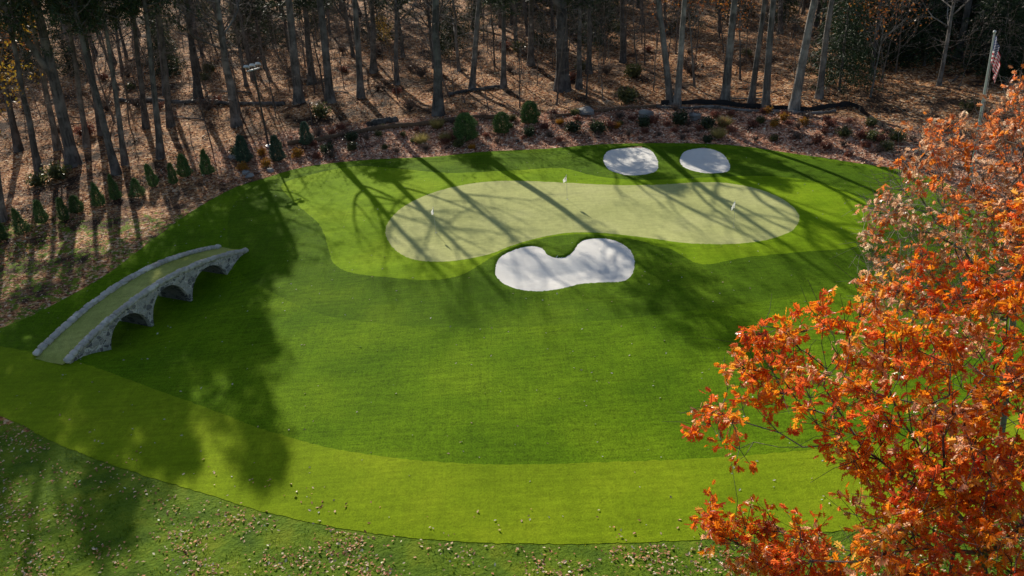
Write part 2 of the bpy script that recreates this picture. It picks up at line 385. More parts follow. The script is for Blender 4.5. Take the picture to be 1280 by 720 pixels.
# ------------------------------------------------------------------ the ground sheet
def build_ground():
    xs = np.concatenate([np.arange(-400, -70, 15), np.arange(-70, 70, .5), np.arange(70, 401, 15)])
    ys = np.concatenate([np.arange(-120, 14, 8), np.arange(14, 120, .5), np.arange(120, 180, 3), np.arange(180, 701, 20)])
    X, Y = np.meshgrid(xs, ys); x, y = X.ravel(), Y.ravel()
    d = lawn_d(x, y); z = gz(x, y) - 0.014 - 0.45 * (1 - smooth(-1.8, -.55, d))
    far = smooth(110, 300, y); z = z + far * 0.02 * np.maximum(y - 110, 0)
    z += smooth(.5, 3, d) * RNG.normal(size=len(x)) * .025
    nx, ny = len(xs), len(ys); i = np.arange(ny - 1)[:, None] * nx + np.arange(nx - 1)[None]
    b = MB(); b.add(np.stack([x, y, z], 1), np.stack([i, i + 1, i + nx + 1, i + nx], -1).reshape(-1, 4))
    o = b.build('ground', M_ground); tag(o, 'leaf covered woodland ground around the lawn', kind='structure')
    near = (1 - smooth(24, 30, y + .12 * x)) * 1.0
    left = .62 * smooth(-42, -34, -abs(x + 24) - 14 + 0 * y) * (1 - smooth(50, 58, y - .3 * (x + 24))) * (x < 0)
    left = np.where((x < -5) & (y < 61), .47 * (1 - smooth(52, 60, y)) , 0)
    g = np.maximum(near, left) * (1 - 0)
    me = o.data
    a = me.attributes.new('grass', 'FLOAT', 'POINT'); a.data.foreach_set('value', g.astype(np.float32))
    bk = (1 - smooth(6.5, 9.0, d)) * smooth(52, 60, y + .35 * x)
    a = me.attributes.new('bank', 'FLOAT', 'POINT'); a.data.foreach_set('value', bk.astype(np.float32))
build_ground()

# ------------------------------------------------------------------ the turf, cut along its mowing lines
def build_turf():
    loops = [LAWN, FAIRWAY, MOUND, APRON, GREEN] + BUNK + SAND
    V = []; E = []
    for P in loops:
        k = len(V); V += [Vector((float(a), float(b))) for a, b in P]; E += [(k + i, k + (i + 1) % len(P)) for i in range(len(P))]
    x0, y0 = LAWN.min(0); x1, y1 = LAWN.max(0)
    gx, gy = np.meshgrid(np.arange(x0, x1, .42), np.arange(y0, y1, .42)); gx = gx.ravel() + RNG.uniform(-.08, .08, gx.size); gy = gy.ravel() + RNG.uniform(-.08, .08, gy.size)
    k = sdf(LAWN, gx, gy) < -.15; gx, gy = gx[k], gy[k]
    V += [Vector((float(a), float(b))) for a, b in zip(gx, gy)]
    for P in SAND:
        a0, b0 = P.min(0); a1, b1 = P.max(0); hx, hy = np.meshgrid(np.arange(a0, a1, .16), np.arange(b0, b1, .16)); hx, hy = hx.ravel() + .013, hy.ravel() + .017
        q = sdf(P, hx, hy) < -.07; V += [Vector((float(a), float(b))) for a, b in zip(hx[q], hy[q])]
    v, e, f, *_ = delaunay_2d_cdt(V, E, [], 1, 1e-5)
    v = np.array([(a.x, a.y) for a in v]); f = np.array([t for t in f if len(t) == 3], int)
    x, y = v[:, 0], v[:, 1]; z = gz0(x, y)
    for P in BUNK:
        d = -sdf(P, x, y); z = z - np.where(d > 1e-4, .10 * smooth(0, .13, d) + .22 * smooth(.1, 2.4, d), 0)
        z = z + np.where(d > .4, RNG.normal(size=len(x)) * .003, 0)
    c = v[f].mean(1); cx, cy = c[:, 0], c[:, 1]
    keep = inside(LAWN, cx, cy); f, cx, cy = f[keep], cx[keep], cy[keep]
    reg = np.zeros(len(f), int)
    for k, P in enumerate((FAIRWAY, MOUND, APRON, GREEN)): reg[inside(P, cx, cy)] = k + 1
    for k, (P, S) in enumerate(zip(BUNK, SAND)):
        reg[inside(P, cx, cy)] = 2; reg[inside(S, cx, cy)] = 5 + k
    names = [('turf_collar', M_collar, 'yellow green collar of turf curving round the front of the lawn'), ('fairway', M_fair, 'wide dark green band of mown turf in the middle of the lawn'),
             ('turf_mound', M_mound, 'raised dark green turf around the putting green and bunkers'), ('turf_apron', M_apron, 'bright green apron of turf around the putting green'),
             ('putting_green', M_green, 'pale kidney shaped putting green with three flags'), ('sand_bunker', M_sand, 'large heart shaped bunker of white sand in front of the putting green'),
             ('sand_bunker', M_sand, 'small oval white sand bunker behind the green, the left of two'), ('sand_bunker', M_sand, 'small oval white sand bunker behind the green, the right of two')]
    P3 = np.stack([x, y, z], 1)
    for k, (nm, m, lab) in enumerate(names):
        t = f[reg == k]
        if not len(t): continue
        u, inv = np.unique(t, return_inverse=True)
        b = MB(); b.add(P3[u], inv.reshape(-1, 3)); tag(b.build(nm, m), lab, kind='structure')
    # the cut edge of the turf
    n = len(LAWN); za = gz0(LAWN[:, 0], LAWN[:, 1]); out = inset(LAWN, -.13)
    A = np.column_stack([LAWN, za]); B = np.column_stack([out, za - .045]); Cc = np.column_stack([inset(LAWN, -.15), za - .3])
    i = np.arange(n); j = (i + 1) % n
    b = MB(); b.add(np.vstack([A, B, Cc]), np.vstack([np.stack([i, j, n + j, n + i], 1), np.stack([n + i, n + j, 2 * n + j, 2 * n + i], 1)]))
    tag(b.build('turf_edge', M_lip, None, False), 'cut edge of the turf where the lawn meets the leaf litter', kind='structure')
build_turf()

# ------------------------------------------------------------------ stone footbridge
def build_bridge():
    rz = math.atan2(BR_D[1], BR_D[0]); base = G(*BR_A[:2])
    root = thing('stone_footbridge', 'small arched fieldstone footbridge with three arches and a turf path over the lawn', 'bridge', (BR_A[0], BR_A[1], 0), (0, 0, rz))
    L, W = BR_L, BR_W; s = np.linspace(0, L, 181)
    def g(u, v): 
        return gz0(BR_A[0] + BR_D[0] * u + BR_N[0] * v, BR_A[1] + BR_D[1] * u + BR_N[1] * v)
    rise = lambda u: .10 + 1.06 * np.sin(np.clip(u / L, 0, 1) * PI) ** .85
    deck = lambda u: rise(u) - .05
    piers = [float((flat(*q, -.75)[:2] - BR_A[:2]) @ BR_D) for q in ((135, 441), (188, 407), (238, 376), (280, 345))]
    piers[-1] = min(piers[-1], L - 1.0)
    0 and print('PIERS', piers, L, [float((flat(*q, -.75)[:2] - BR_A[:2]) @ BR_N) for q in ((135, 441), (188, 407), (238, 376), (280, 345))])
    def under(u):
        z = np.full_like(u, -9.0)
        for a, b in zip(piers[:-1], piers[1:]):
            m, h = (a + b) / 2, (b - a) / 2 - .07
            t = (u - m) / h; k = np.abs(t) < 1
            top = np.minimum(deck(np.array([m]))[0] - .26, -.75 + 1.66)
            z = np.where(k, np.maximum(z, -.95 + (top + .95) * np.sqrt(np.clip(1 - np.abs(t) ** 2.1, 0, 1))), z)
        return z
    edges = sorted(set(list(np.round(s, 4)) + [round(x, 4) for a, b in zip(piers[:-1], piers[1:]) for x in np.linspace((a + b) / 2 - ((b - a) / 2 - .071), (a + b) / 2 + ((b - a) / 2 - .071), 41)]))
    s = np.array(edges); n = len(s); un = under(s)
    th = .25
    for v0, flip in ((0, False), (W - th, True)):
        b = MB(); bot = np.maximum(np.minimum(g(s, v0 + th / 2) - .25, -.1), un); bot = np.where(un > -8, un, np.minimum(g(s, v0 + th / 2) - .25, rise(s) - .2)); top = rise(s)
        rows = 9; T = np.linspace(0, 1, rows)[:, None]
        Z = bot[None] + (top - bot)[None] * T; S = np.broadcast_to(s, Z.shape)
        i = np.arange(rows - 1)[:, None] * n + np.arange(n - 1)[None]; q = np.stack([i, i + 1, i + n + 1, i + n], -1).reshape(-1, 4)
        jit = RNG.normal(size=Z.shape) * .012
        for v in (v0, v0 + th): b.add(np.stack([S, v + jit, Z], -1).reshape(-1, 3), q)
        i = np.arange(n - 1)
        for Z1 in (bot, top): b.add(np.vstack([np.column_stack([s, np.full(n, v0), Z1]), np.column_stack([s, np.full(n, v0 + th), Z1])]), np.stack([i, i + 1, n + i + 1, n + i], 1))
        for k in (0, -1): b.add([(s[k], v0, bot[k]), (s[k], v0 + th, bot[k]), (s[k], v0 + th, top[k]), (s[k], v0, top[k])], [(0, 1, 2, 3)])
        b.build('spandrel_wall', M_stone, root, False)
        c = MB(); u = -.12; rr = np.random.default_rng(5 + int(flip))
        while u < L + .05:                                    # rounded coping stones, one after another
            l = rr.uniform(.26, .46); m = u + l / 2; zz = float(rise(np.array([m]))[0]); sl = math.atan2(float(rise(np.array([min(m + .1, L)]))[0] - rise(np.array([max(m - .1, 0)]))[0]), .2)
            a = np.linspace(0, 2 * PI, 9)[:-1]; ring = np.stack([np.cos(a) * (th / 2 + .02) * rr.uniform(.9, 1.1), np.sin(a) * .085 * rr.uniform(.85, 1.2)], 1)
            ring = np.sign(ring) * np.abs(ring) ** .8 * np.array([.98, .95]); Vv = []
            for uu, k in ((-.5, .72), (-.36, 1), (.36, 1), (.5, .72)):
                for (p, q) in ring * k: Vv.append((uu * l * 1.0, p + rr.normal() * .008, q + rr.normal() * .008))
            Vv = np.array(Vv); R2 = np.array([[math.cos(sl), 0, -math.sin(sl)], [0, 1, 0], [math.sin(sl), 0, math.cos(sl)]])
            Vv = Vv @ R2.T + np.array([m, v0 + th / 2 + rr.normal() * .012, zz + .035 + rr.normal() * .010])
            F_ = [(8 * r + k, 8 * r + (k + 1) % 8, 8 * r + 8 + (k + 1) % 8, 8 * r + 8 + k) for r in range(3) for k in range(8)]
            c.add(Vv, F_); c.add(Vv[:8], [tuple(range(8))]); c.add(Vv[24:], [tuple(range(8))]); u += l * .97
        c.build('coping', M_cope, root, True)
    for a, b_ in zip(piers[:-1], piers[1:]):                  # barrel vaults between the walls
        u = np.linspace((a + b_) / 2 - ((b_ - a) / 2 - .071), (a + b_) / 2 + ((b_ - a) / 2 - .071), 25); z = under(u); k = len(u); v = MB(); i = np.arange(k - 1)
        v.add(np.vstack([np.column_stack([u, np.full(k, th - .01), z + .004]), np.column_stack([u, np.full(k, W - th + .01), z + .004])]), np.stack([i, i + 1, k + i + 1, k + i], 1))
        v.build('arch_vault', M_vault_shade, root, True)
    d = MB(); u = np.linspace(-.25, L + .25, 60); k = len(u); z = np.where((u < 0) | (u > L), 0, deck(np.clip(u, 0, L))); z = np.maximum(z, np.array([g(a, W / 2) for a in u]) + .02)
    rows = np.linspace(th - .02, W - th + .02, 6); i = np.arange(5)[:, None] * k + np.arange(k - 1)[None]
    d.add(np.vstack([np.column_stack([u, np.full(k, r), z + .02 * math.sin(r * 4)]) for r in rows]), np.stack([i, i + 1, i + k + 1, i + k], -1).reshape(-1, 4))
    d.build('deck', M_deck, root)
M_deck = turf('bridge_turf', (.33, .36, .08), (.40, .43, .11), (.46, .48, .14), 22, .6, .3)
build_bridge()

# ------------------------------------------------------------------ pins on the green
M_flag = leaf_mat('flag_cloth', .5, .7, .2)
def cloth_pennant(mark, twist, rng):
    """small limp pennant hanging beside the top of the stick"""
    b = MB(); nu, nv = 10, 12; u = np.linspace(0, 1, nu); v = np.linspace(0, 1, nv); U, Vv = np.meshgrid(u, v)
    w = .42 * (1 - .12 * Vv); x = U * w * .62 * np.clip(Vv * 1.7 + .12, 0, 1); y = .035 * np.sin(U * 7 + Vv * 2) * (0.3 + U)
    z = -.02 - Vv * .46 - .14 * U ** 1.3
    col = np.tile(np.array([.92, .92, .91]), (nu * nv, 1))
    if mark:
        k = (((U.ravel() - .45) / .22) ** 2 + ((Vv.ravel() - .55) / .14) ** 2) < 1; col[k] = (.28, .28, .30)
    i = np.arange(nv - 1)[:, None] * nu + np.arange(nu - 1)[None]
    c, s_ = math.cos(twist), math.sin(twist); X = x * c - y * s_; Y = x * s_ + y * c
    b.add(np.stack([X.ravel(), Y.ravel(), z.ravel()], 1), np.stack([i, i + 1, i + nu + 1, i + nu], -1).reshape(-1, 4), col); return b
for (px, py, tx, ty, mark, tw, lab) in ((545, 291, 541, 258, False, 2.2, 'thin putting flagstick with limp white pennant at the left end of the green'),
        (709, 249, 708, 217, True, 2.6, 'putting flagstick with white pennant and grey emblem at the back of the green'),
        (917, 284, 919, 245, False, 3.4, 'thin putting flagstick with limp white pennant at the right end of the green')):
    p = at(px, py); hgt = 1.72
    t = thing('putting_flag', lab, 'golf flag', p, group='flags on the putting green')
    b = MB(); b.tube([(0, 0, -.12), (0, 0, hgt)], [.011, .008], 8); b.build('pole', M_fibre, t)
    f = cloth_pennant(mark, tw, RNG).build('pennant', M_flag, t, loc=(0, 0, hgt))
    b = MB(); a = np.linspace(0, 2 * PI, 17)[:-1]
    b.add(np.vstack([np.column_stack([np.cos(a) * .062, np.sin(a) * .062, np.full(16, .006)]), np.column_stack([np.cos(a) * .05, np.sin(a) * .05, np.full(16, .008)]), np.column_stack([np.cos(a) * .05, np.sin(a) * .05, np.full(16, .002)])]),
          np.vstack([[(k, (k + 1) % 16, 16 + (k + 1) % 16, 16 + k) for k in range(16)], [(16 + k, 16 + (k + 1) % 16, 32 + (k + 1) % 16, 32 + k) for k in range(16)]]))
    b.build('cup', M_cup, t)

# ------------------------------------------------------------------ floodlight mast
def build_lamp():
    p = at(336, 183); t = thing('floodlight_mast', 'dark pole with three white topped floodlights at the edge of the woods', 'floodlight', p)
    h = 6.25; b = MB(); b.tube([(0, 0, -.3), (0, 0, .5), (0, 0, h)], [.09, .085, .06], 10); b.build('pole', M_pole, t)
    b = MB(); b.tube([(0, 0, -.05), (0, 0, .10)], [.26, .26], 16, cap=True); b.tube([(0, 0, .10), (0, 0, .17)], [.17, .12], 12, cap=True); b.build('base_plate', M_alu, t)
    ax = np.array([.62, .78, 0]); b = MB(); b.box((0, 0, h), (1.25, .10, .10), math.atan2(ax[1], ax[0])); b.build('crossarm', M_alu, t)
    for k in (-.56, 0, .56):
        c = ax * k; M3 = Euler((math.radians(-32), 0, math.radians(-12))).to_matrix()
        f = MB(); V = np.array([(-.21, -.15, -.10), (.21, -.15, -.10), (.21, .17, -.08), (-.21, .17, -.08), (-.16, -.12, .10), (.16, -.12, .10), (.16, .12, .10), (-.16, .12, .10)])
        Vw = V @ np.array(M3).T + c + np.array([0, -.05, h + .36]); f.add(Vw, [(0, 3, 2, 1), (4, 5, 6, 7), (0, 1, 5, 4), (1, 2, 6, 5), (2, 3, 7, 6), (3, 0, 4, 7)])
        head = f.build('floodlight_head', M_white, t, False)
        g_ = MB(); V2 = np.array([(-.18, -.12, -.104), (.18, -.12, -.104), (.18, .14, -.088), (-.18, .14, -.088)]) @ np.array(M3).T + c + np.array([0, -.05, h + .36]); g_.add(V2, [(0, 3, 2, 1)]); g_.build('lens', M_glass, head, False)
        y_ = MB(); y_.box(c + np.array([0, 0, h + .15]), (.06, .05, .3)); y_.build('bracket', M_pole, head, False)
build_lamp()

# ------------------------------------------------------------------ flagpole
def build_flagpole():
    p = at(1207, 257)
    d = pray(1243, 42); n = np.array([0, 1, 0]); tt = (p[1] - CAM[1]) / d[1]; top = CAM + d * tt; h = float(top[2] - p[2]); lean = math.atan2(top[0] - p[0], h)
    t = thing('flagpole', 'tall white metal flagpole with a limp american flag rising beside the russet tree', 'flagpole', p, (0, lean, 0))
    b = MB(); b.tube([(0, 0, -.3), (0, 0, h * .5), (0, 0, h)], [.10, .085, .05], 14); b.build('pole', M_alu, t)
    b = MB(); a = np.linspace(-PI / 2, PI / 2, 7); b.tube([(0, 0, h + .09 + .09 * math.sin(x)) for x in a], [max(.09 * math.cos(x), .004) for x in a], 12); b.build('finial', M_alu, t)
    nu, nv = 118, 65; u = np.linspace(0, 1, nu); v = np.linspace(0, 1, nv); U, Vv = np.meshgrid(u, v)
    HO, FL = 1.5, 2.6
    fold = np.sin(U * 15 + 1.2 * Vv) ; x = .06 + .52 * U ** .75 * (1 - .35 * Vv) + .035 * np.sin(U * 22); y = .17 * fold * (0.15 + .85 * U ** .5)
    z = -Vv * HO * (1 - .42 * U ** .7) - 1.75 * U ** 1.15
    r = Vv.ravel(); q = U.ravel(); col = np.where((np.floor(r * 13).astype(int) % 2 == 0)[:, None], np.array([[.42, .02, .04]]), np.array([[.72, .70, .70]]))
    can = (r < 7 / 13) & (q < .4); col[can] = (.02, .03, .12)
    cu, cv = q / .4 * 12, r / (7 / 13) * 10; iu, iv = np.round(cu), np.round(cv)
    star = can & (iu >= 1) & (iu <= 11) & (iv >= 1) & (iv <= 9) & (((iu + iv) % 2) == 0) & (np.hypot(cu - iu, (cv - iv) * .9) < .42); col[star] = (.72, .72, .74)
    i = np.arange(nv - 1)[:, None] * nu + np.arange(nu - 1)[None]; b = MB()
    c, s_ = math.cos(-.3), math.sin(-.3); b.add(np.stack([(x * c - y * s_).ravel(), (x * s_ + y * c).ravel(), z.ravel()], 1), np.stack([i, i + 1, i + nu + 1, i + nu], -1).reshape(-1, 4), col)
    b.build('flag', M_flag, t, loc=(0, 0, h - .12))
    b = MB(); b.tube([(.10, -.03, h - .1), (.13, -.02, h * .6), (.115, 0, 1.2)], .008, 5); b.build('halyard', M_white, t)
build_flagpole()

# ------------------------------------------------------------------ bed edging, silt fence, fallen log
def ridge(px, step=.5):
    P = np.array([at(a, b)[:2] for a, b in px]); P = spline(P, 10, False); return np.column_stack([P, gz(P[:, 0], P[:, 1])])
def silt():
    P = ridge([(826, 131), (868, 130), (905, 131), (950, 136), (1000, 139), (1040, 135), (1064, 133), (1085, 147), (1108, 163), (1128, 176)]); n = len(P)
    base = P.mean(0); t = thing('silt_fence', 'low black fabric silt fence with a corner along the top of the planted bank', 'fence', base); P = P - base
    b = MB(); i = np.arange(n - 1); w = .05 * np.sin(np.arange(n) * 1.3); hh = .38 + .04 * np.sin(np.arange(n) * .7)
    Ps = [P + np.array([0, 0, -.1]), P + np.column_stack([w, w, hh * .5]), P + np.column_stack([-w * .5, w * .8, hh])]
    b.add(np.vstack(Ps), np.vstack([np.stack([i, i + 1, n + i + 1, n + i], 1) + k * n for k in (0, 1)])); b.build('fabric', M_black, t)
    for k in range(4, n, 9):
        s_ = MB(); s_.box(P[k] + np.array([.05, .07, .33]), (.05, .05, .95)); s_.build('stake', M_wood, t, False)
silt()
def wattle(px, name, label, cat, r, m):
    P = ridge(px); base = P.mean(0); n = len(P); b = MB()
    b.tube(P - base + np.column_stack([RNG.normal(size=n) * .03, RNG.normal(size=n) * .03, r * .7 + RNG.normal(size=n) * .02]), r * (1 + RNG.normal(size=n) * .12), 9, cap=True)
    tag(b.build(name, m, loc=base), label, cat)
wattle([(360, 181), (400, 176), (440, 168), (500, 159), (560, 152), (620, 148)], 'straw_wattle', 'long brown straw wattle edging the top of the bank left of the round shrubs', 'erosion wattle', .2, M_wattle)
wattle([(690, 147), (740, 141), (790, 136), (826, 133)], 'straw_wattle', 'short brown straw wattle edging the bank left of the black silt fence', 'erosion wattle', .14, M_wattle)
wattle([(820, 134.5), (905, 136), (1000, 142), (1045, 140)], 'straw_wattle', 'grey straw wattle lying in front of the black silt fence', 'erosion wattle', .12, M_bark)
wattle([(150, 127), (220, 129), (290, 131), (357, 131)], 'fallen_log', 'long straight fallen log lying across the slope in the left woods', 'log', .2, M_bark)
wattle([(462, 158), (480, 154), (497, 152)], 'fallen_log', 'short dark log lying behind the straw wattle', 'log', .28, M_bark_p)
wattle([(560, 120), (590, 114), (628, 108)], 'fallen_log', 'pale crooked log lying in the sunlit leaves in the middle woods', 'log', .16, M_bark)

# ------------------------------------------------------------------ trees
def frame(d):
    d = d / (np.linalg.norm(d) + 1e-9); a = np.cross(d, [0, 0, 1.0] if abs(d[2]) < .9 else [1.0, 0, 0]); a /= np.linalg.norm(a); return d, a, np.cross(d, a)
def limb(p, d, L, r, rng, n=5, wob=.12, up=.15, tip=.25):
    P = [np.array(p, float)]; d = d / np.linalg.norm(d)
    for k in range(n):
        d = d + rng.normal(size=3) * wob + np.array([0, 0, up / n * 2]); d /= np.linalg.norm(d); P.append(P[-1] + d * L / n)
    return np.array(P), np.linspace(r, r * tip, n + 1)
def bare_tree(seed, H=18, r0=.34, crown=7.0, limbs=16, sec=5, ter=4, qua=3, fork=False, lean_w=.05, low=0):
    rng = np.random.default_rng(seed); tr, tw = MB(), MB(); tips = []
    n = 14; t = np.linspace(0, 1, n); wob = np.cumsum(rng.normal(size=(n, 2)) * lean_w * H / n, 0); P = np.column_stack([wob * t[:, None], t * H - .4])
    r = r0 * (1 - .8 * t ** 1.1); r[0] *= 1.65; r[1] *= 1.05; stems = [(P, r)]
    if fork:
        k = int(n * .3); q, rr = limb(P[k], np.array([math.cos(fork), math.sin(fork), 2.0]), H * .62, r[k] * .75, rng, 9, .06, .25, .15); stems.append((q, rr))
    for Pm, rm in stems: 
        Pd = spline(Pm, 3, False); tr.tube(Pd, np.interp(np.linspace(0, 1, len(Pd)), np.linspace(0, 1, len(rm)), rm), 11)
    def branch(p, d, L, rad, lev):
        Q, rr = limb(p, d, L, rad, rng, [6, 4, 3, 2][lev], [.14, .18, .22, .25][lev], [.30, .2, .1, .05][lev])
        (tr if lev < 2 else tw).tube(Q, np.maximum(rr, .006), [6, 5, 4, 3][lev])
        if lev == 3 or (lev == 2 and qua == 0): tips.append(Q[-1]); return
        m = [sec, ter, qua][lev]
        for k in range(m):
            f = .25 + .75 * (k + rng.uniform(.2, .9)) / m; x = f * (len(Q) - 1); i = min(int(x), len(Q) - 2); pp = Q[i] + (Q[i + 1] - Q[i]) * (x - i)
            dd, a, b = frame(Q[i + 1] - Q[i]); an = rng.uniform(0, 2 * PI); sp = rng.uniform(.5, 1.0)
            branch(pp, dd + (a * math.cos(an) + b * math.sin(an)) * sp, L * rng.uniform(.38, .6), max(np.interp(x, np.arange(len(rr)), rr) * .62, .006), lev + 1)
    for si, (Pm, rm) in enumerate(stems):
        m = limbs if si == 0 else limbs // 2; zc = Pm[:, 2]
        for k in range(m):
            z = crown + (H * .97 - crown) * (k + rng.uniform(0, .8)) / m
            if z > zc[-1] or z < zc[0]: continue
            p = np.array([np.interp(z, zc, Pm[:, 0]), np.interp(z, zc, Pm[:, 1]), z]); rad = np.interp(z, zc, rm)
            an = k * 2.4 + rng.uniform(-.5, .5); el = rng.uniform(.35, 1.0)
            L = (H - z) * .42 + rng.uniform(1.0, 2.4)
            branch(p, np.array([math.cos(an), math.sin(an), el]), L, rad * .5, 0)
    for k in range(low):                                     # thin dead branches low on the trunk
        z = rng.uniform(2.2, crown); p = np.array([np.interp(z, P[:, 2], P[:, 0]), np.interp(z, P[:, 2], P[:, 1]), z]); an = rng.uniform(0, 6.28)
        branch(p, np.array([math.cos(an), math.sin(an), rng.uniform(-.1, .5)]), rng.uniform(.8, 2.4), .03, 2)
    return tr, tw, np.array(tips)
def leafy(tips, rng, per, size, cols, spread=.35, b=None):
    b = b or MB(); n = len(tips) * per; P = np.repeat(tips, per, 0) + rng.normal(size=(n, 3)) * spread
    u = rdir(rng, n); w = np.cross(u, rdir(rng, n)); w /= np.linalg.norm(w, axis=1)[:, None] + 1e-9; s = size * rng.uniform(.6, 1.3, (n, 1))
    V, Fq, C = quads(P, u * s, w * s * .6, pal(rng, n, cols)); b.add(V, Fq, C); return b
BROWN_L = [(.22, .10, .04), (.16, .065, .028), (.30, .15, .06)]
PINE = [(.028, .055, .022), (.04, .075, .028), (.02, .04, .018), (.055, .09, .035)]
def pine_tree(seed, H=20, r0=.32, crown=9.5, br=46, spread=2.6, low=10, tuft=13):
    rng = np.random.default_rng(seed); tr, cr = MB(), MB(); n = 10; t = np.linspace(0, 1, n); P = np.column_stack([np.cumsum(rng.normal(size=(n, 2)) * .05, 0), t * H - .4])
    r = r0 * (1 - .85 * t); r[0] *= 1.5; tr.tube(P, r, 11); pts = []; dirs = []
    for k in range(br):
        f = k / br; z = crown + (H - crown) * f; an = k * 2.4 + rng.uniform(-.4, .4); L = spread * (1 - f ** 1.4 * .82) * rng.uniform(.6, 1.25)
        p = np.array([np.interp(z, P[:, 2], P[:, 0]), np.interp(z, P[:, 2], P[:, 1]), z])
        Q, rr = limb(p, np.array([math.cos(an), math.sin(an), rng.uniform(-.15, .45)]), L, .05 * (1 - f * .6) + .012, rng, 5, .12, .2)
        tr.tube(Q, rr, 5)
        for i in range(2, 6):
            for _ in range(3): pts.append(Q[i] + rng.normal(size=3) * .32 * (.5 + L / 4)); dirs.append(np.array([math.cos(an), math.sin(an), .5]))
    for k in range(low):
        z = rng.uniform(2.5, crown); an = rng.uniform(0, 6.3); Q, rr = limb((0, 0, z), np.array([math.cos(an), math.sin(an), .15]), rng.uniform(.6, 2.2), .028, rng, 4, .12, -.1); tr.tube(Q, np.maximum(rr, .006), 4)
    pts = np.array(pts); m = len(pts) * tuft; Pp = np.repeat(pts, tuft, 0) + rng.normal(size=(m, 3)) * .16; D = np.repeat(np.array(dirs), tuft, 0) * .5 + rdir(rng, m); D /= np.linalg.norm(D, axis=1)[:, None]
    V, Ft = blades(Pp, D, rng.uniform(.22, .42, m), rng.uniform(.07, .14, m), rng); cr.add(V, Ft, np.repeat(pal(rng, m, PINE), 3, 0)); return tr, cr
def hemlock(seed, H=7.0, rad=2.2, rows=26, cols=PINE, low=.4):
    rng = np.random.default_rng(seed); tr, cr = MB(), MB(); tr.tube([(0, 0, -.3), (0, 0, H * .5), (.05, 0, H)], [.12, .08, .02], 8); pts = []; ds = []
    for k in range(rows * 5):
        f = (k + .5) / (rows * 5); z = low + (H - low) * f; an = k * 2.4 + rng.uniform(-.4, .4); L = rad * (1 - f) ** .85 * rng.uniform(.65, 1.2) + .12
        d = np.array([math.cos(an), math.sin(an), 0])
        if k % 3 == 0: tr.tube([(0, 0, z), d * L * .5 + [0, 0, z - .02 * L], d * L + [0, 0, z - .22 * L]], [.025, .016, .006], 4)
        for q in np.linspace(.2, 1, max(3, int(L * 4.5))): pts.append(d * L * q + [0, 0, z - .22 * L * q * q] + rng.normal(size=3) * .09); ds.append(d * .8 + np.array([0, 0, -.25]))
    pts = np.array(pts); T = 7; m = len(pts) * T; Pp = np.repeat(pts, T, 0) + rng.normal(size=(m, 3)) * .11; D = np.repeat(np.array(ds), T, 0) + rdir(rng, m) * .8; D /= np.linalg.norm(D, axis=1)[:, None]
    V, Ft = blades(Pp, D, rng.uniform(.16, .34, m), rng.uniform(.05, .11, m), rng); cr.add(V, Ft, np.repeat(pal(rng, m, cols), 3, 0)); return tr, cr

class Kind:
    def __init__(s, nm, parts): s.nm = nm; s.parts = [(pn, b.mesh(nm + '_' + pn, m)) for pn, b, m in parts]
    def place(s, loc, label, cat, rz=0, sc=1.0, lean=(0, 0), group=None, name=None):
        q = Vector((lean[0], lean[1], 1)).normalized(); rot = (Vector((0, 0, 1)).rotation_difference(q).to_matrix() @ Matrix.Rotation(rz, 3, 'Z')).to_euler()
        t = thing(name or s.nm, label, cat, loc, rot, group); t.scale = (sc, sc, sc) if np.isscalar(sc) else sc
        for pn, me in s.parts: inst(pn, me, t)
        return t
def mk_bare(seed, bark=None, **k):
    tr, tw, tips = bare_tree(seed, **k); rng = np.random.default_rng(seed + 99)
    if len(tips): leafy(tips[rng.random(len(tips)) < .12], rng, 1, .09, BROWN_L, .1, tw)
    return Kind('bare_tree', [('trunk', tr, bark or M_bark), ('crown', tw, M_twig)])
K_BARE = [mk_bare(11, H=16, r0=.36, crown=7.5, limbs=13, sec=4, ter=4, qua=3, low=5), mk_bare(12, H=17, r0=.30, crown=8, limbs=12, sec=4, ter=4, qua=3, low=8),
          mk_bare(13, H=19, r0=.40, crown=9, limbs=14, sec=4, ter=4, qua=3, fork=1.0, low=4), mk_bare(14, H=15, r0=.22, crown=6.5, limbs=11, sec=4, ter=3, qua=3, low=8),
          mk_bare(15, H=18, r0=.26, crown=8.5, limbs=11, sec=4, ter=4, qua=2, low=10), mk_bare(16, H=14, r0=.16, crown=6, limbs=10, sec=3, ter=3, qua=3, low=10, lean_w=.08)]
K_PALE = [mk_bare(17, bark=M_bark_l, H=16, r0=.36, crown=8.5, limbs=12, sec=4, ter=4, qua=3, low=5), mk_bare(18, bark=M_bark_l, H=17, r0=.30, crown=8.5, limbs=12, sec=4, ter=4, qua=3, low=7)]
K_PINE = [Kind('pine_tree', [('trunk', a, M_bark_p), ('crown', b, M_needle)]) for a, b in (pine_tree(31, 21, .36, 10.4, 62, 4.5, 10, 14), pine_tree(32, 20, .30, 10.2, 58, 4.2, 14, 14), pine_tree(33, 23, .42, 11.4, 64, 4.8, 10, 9), pine_tree(36, 19, .30, 9.5, 42, 2.4, 14), pine_tree(37, 21, .36, 13.4, 40, 3.5, 6, 7))]
K_HEM = [Kind('hemlock_tree', [('trunk', a, M_bark_p), ('crown', b, M_needle)]) for a, b in (hemlock(41, 8, 2.6), hemlock(42, 10, 2.8), hemlock(43, 6, 2.0))]
def sapling(seed, H, r):
    tr, tw, tips = bare_tree(seed, H=H, r0=r, crown=H * .3, limbs=9, sec=3, ter=3, qua=0, lean_w=.12)
    leafy(tips, np.random.default_rng(seed), 1, .08, BROWN_L, .12, tw); return Kind('bare_sapling', [('trunk', tr, M_twig), ('crown', tw, M_twig)])
K_SAP = [sapling(51, 5.0, .05), sapling(52, 6.5, .07), sapling(53, 3.6, .04)]

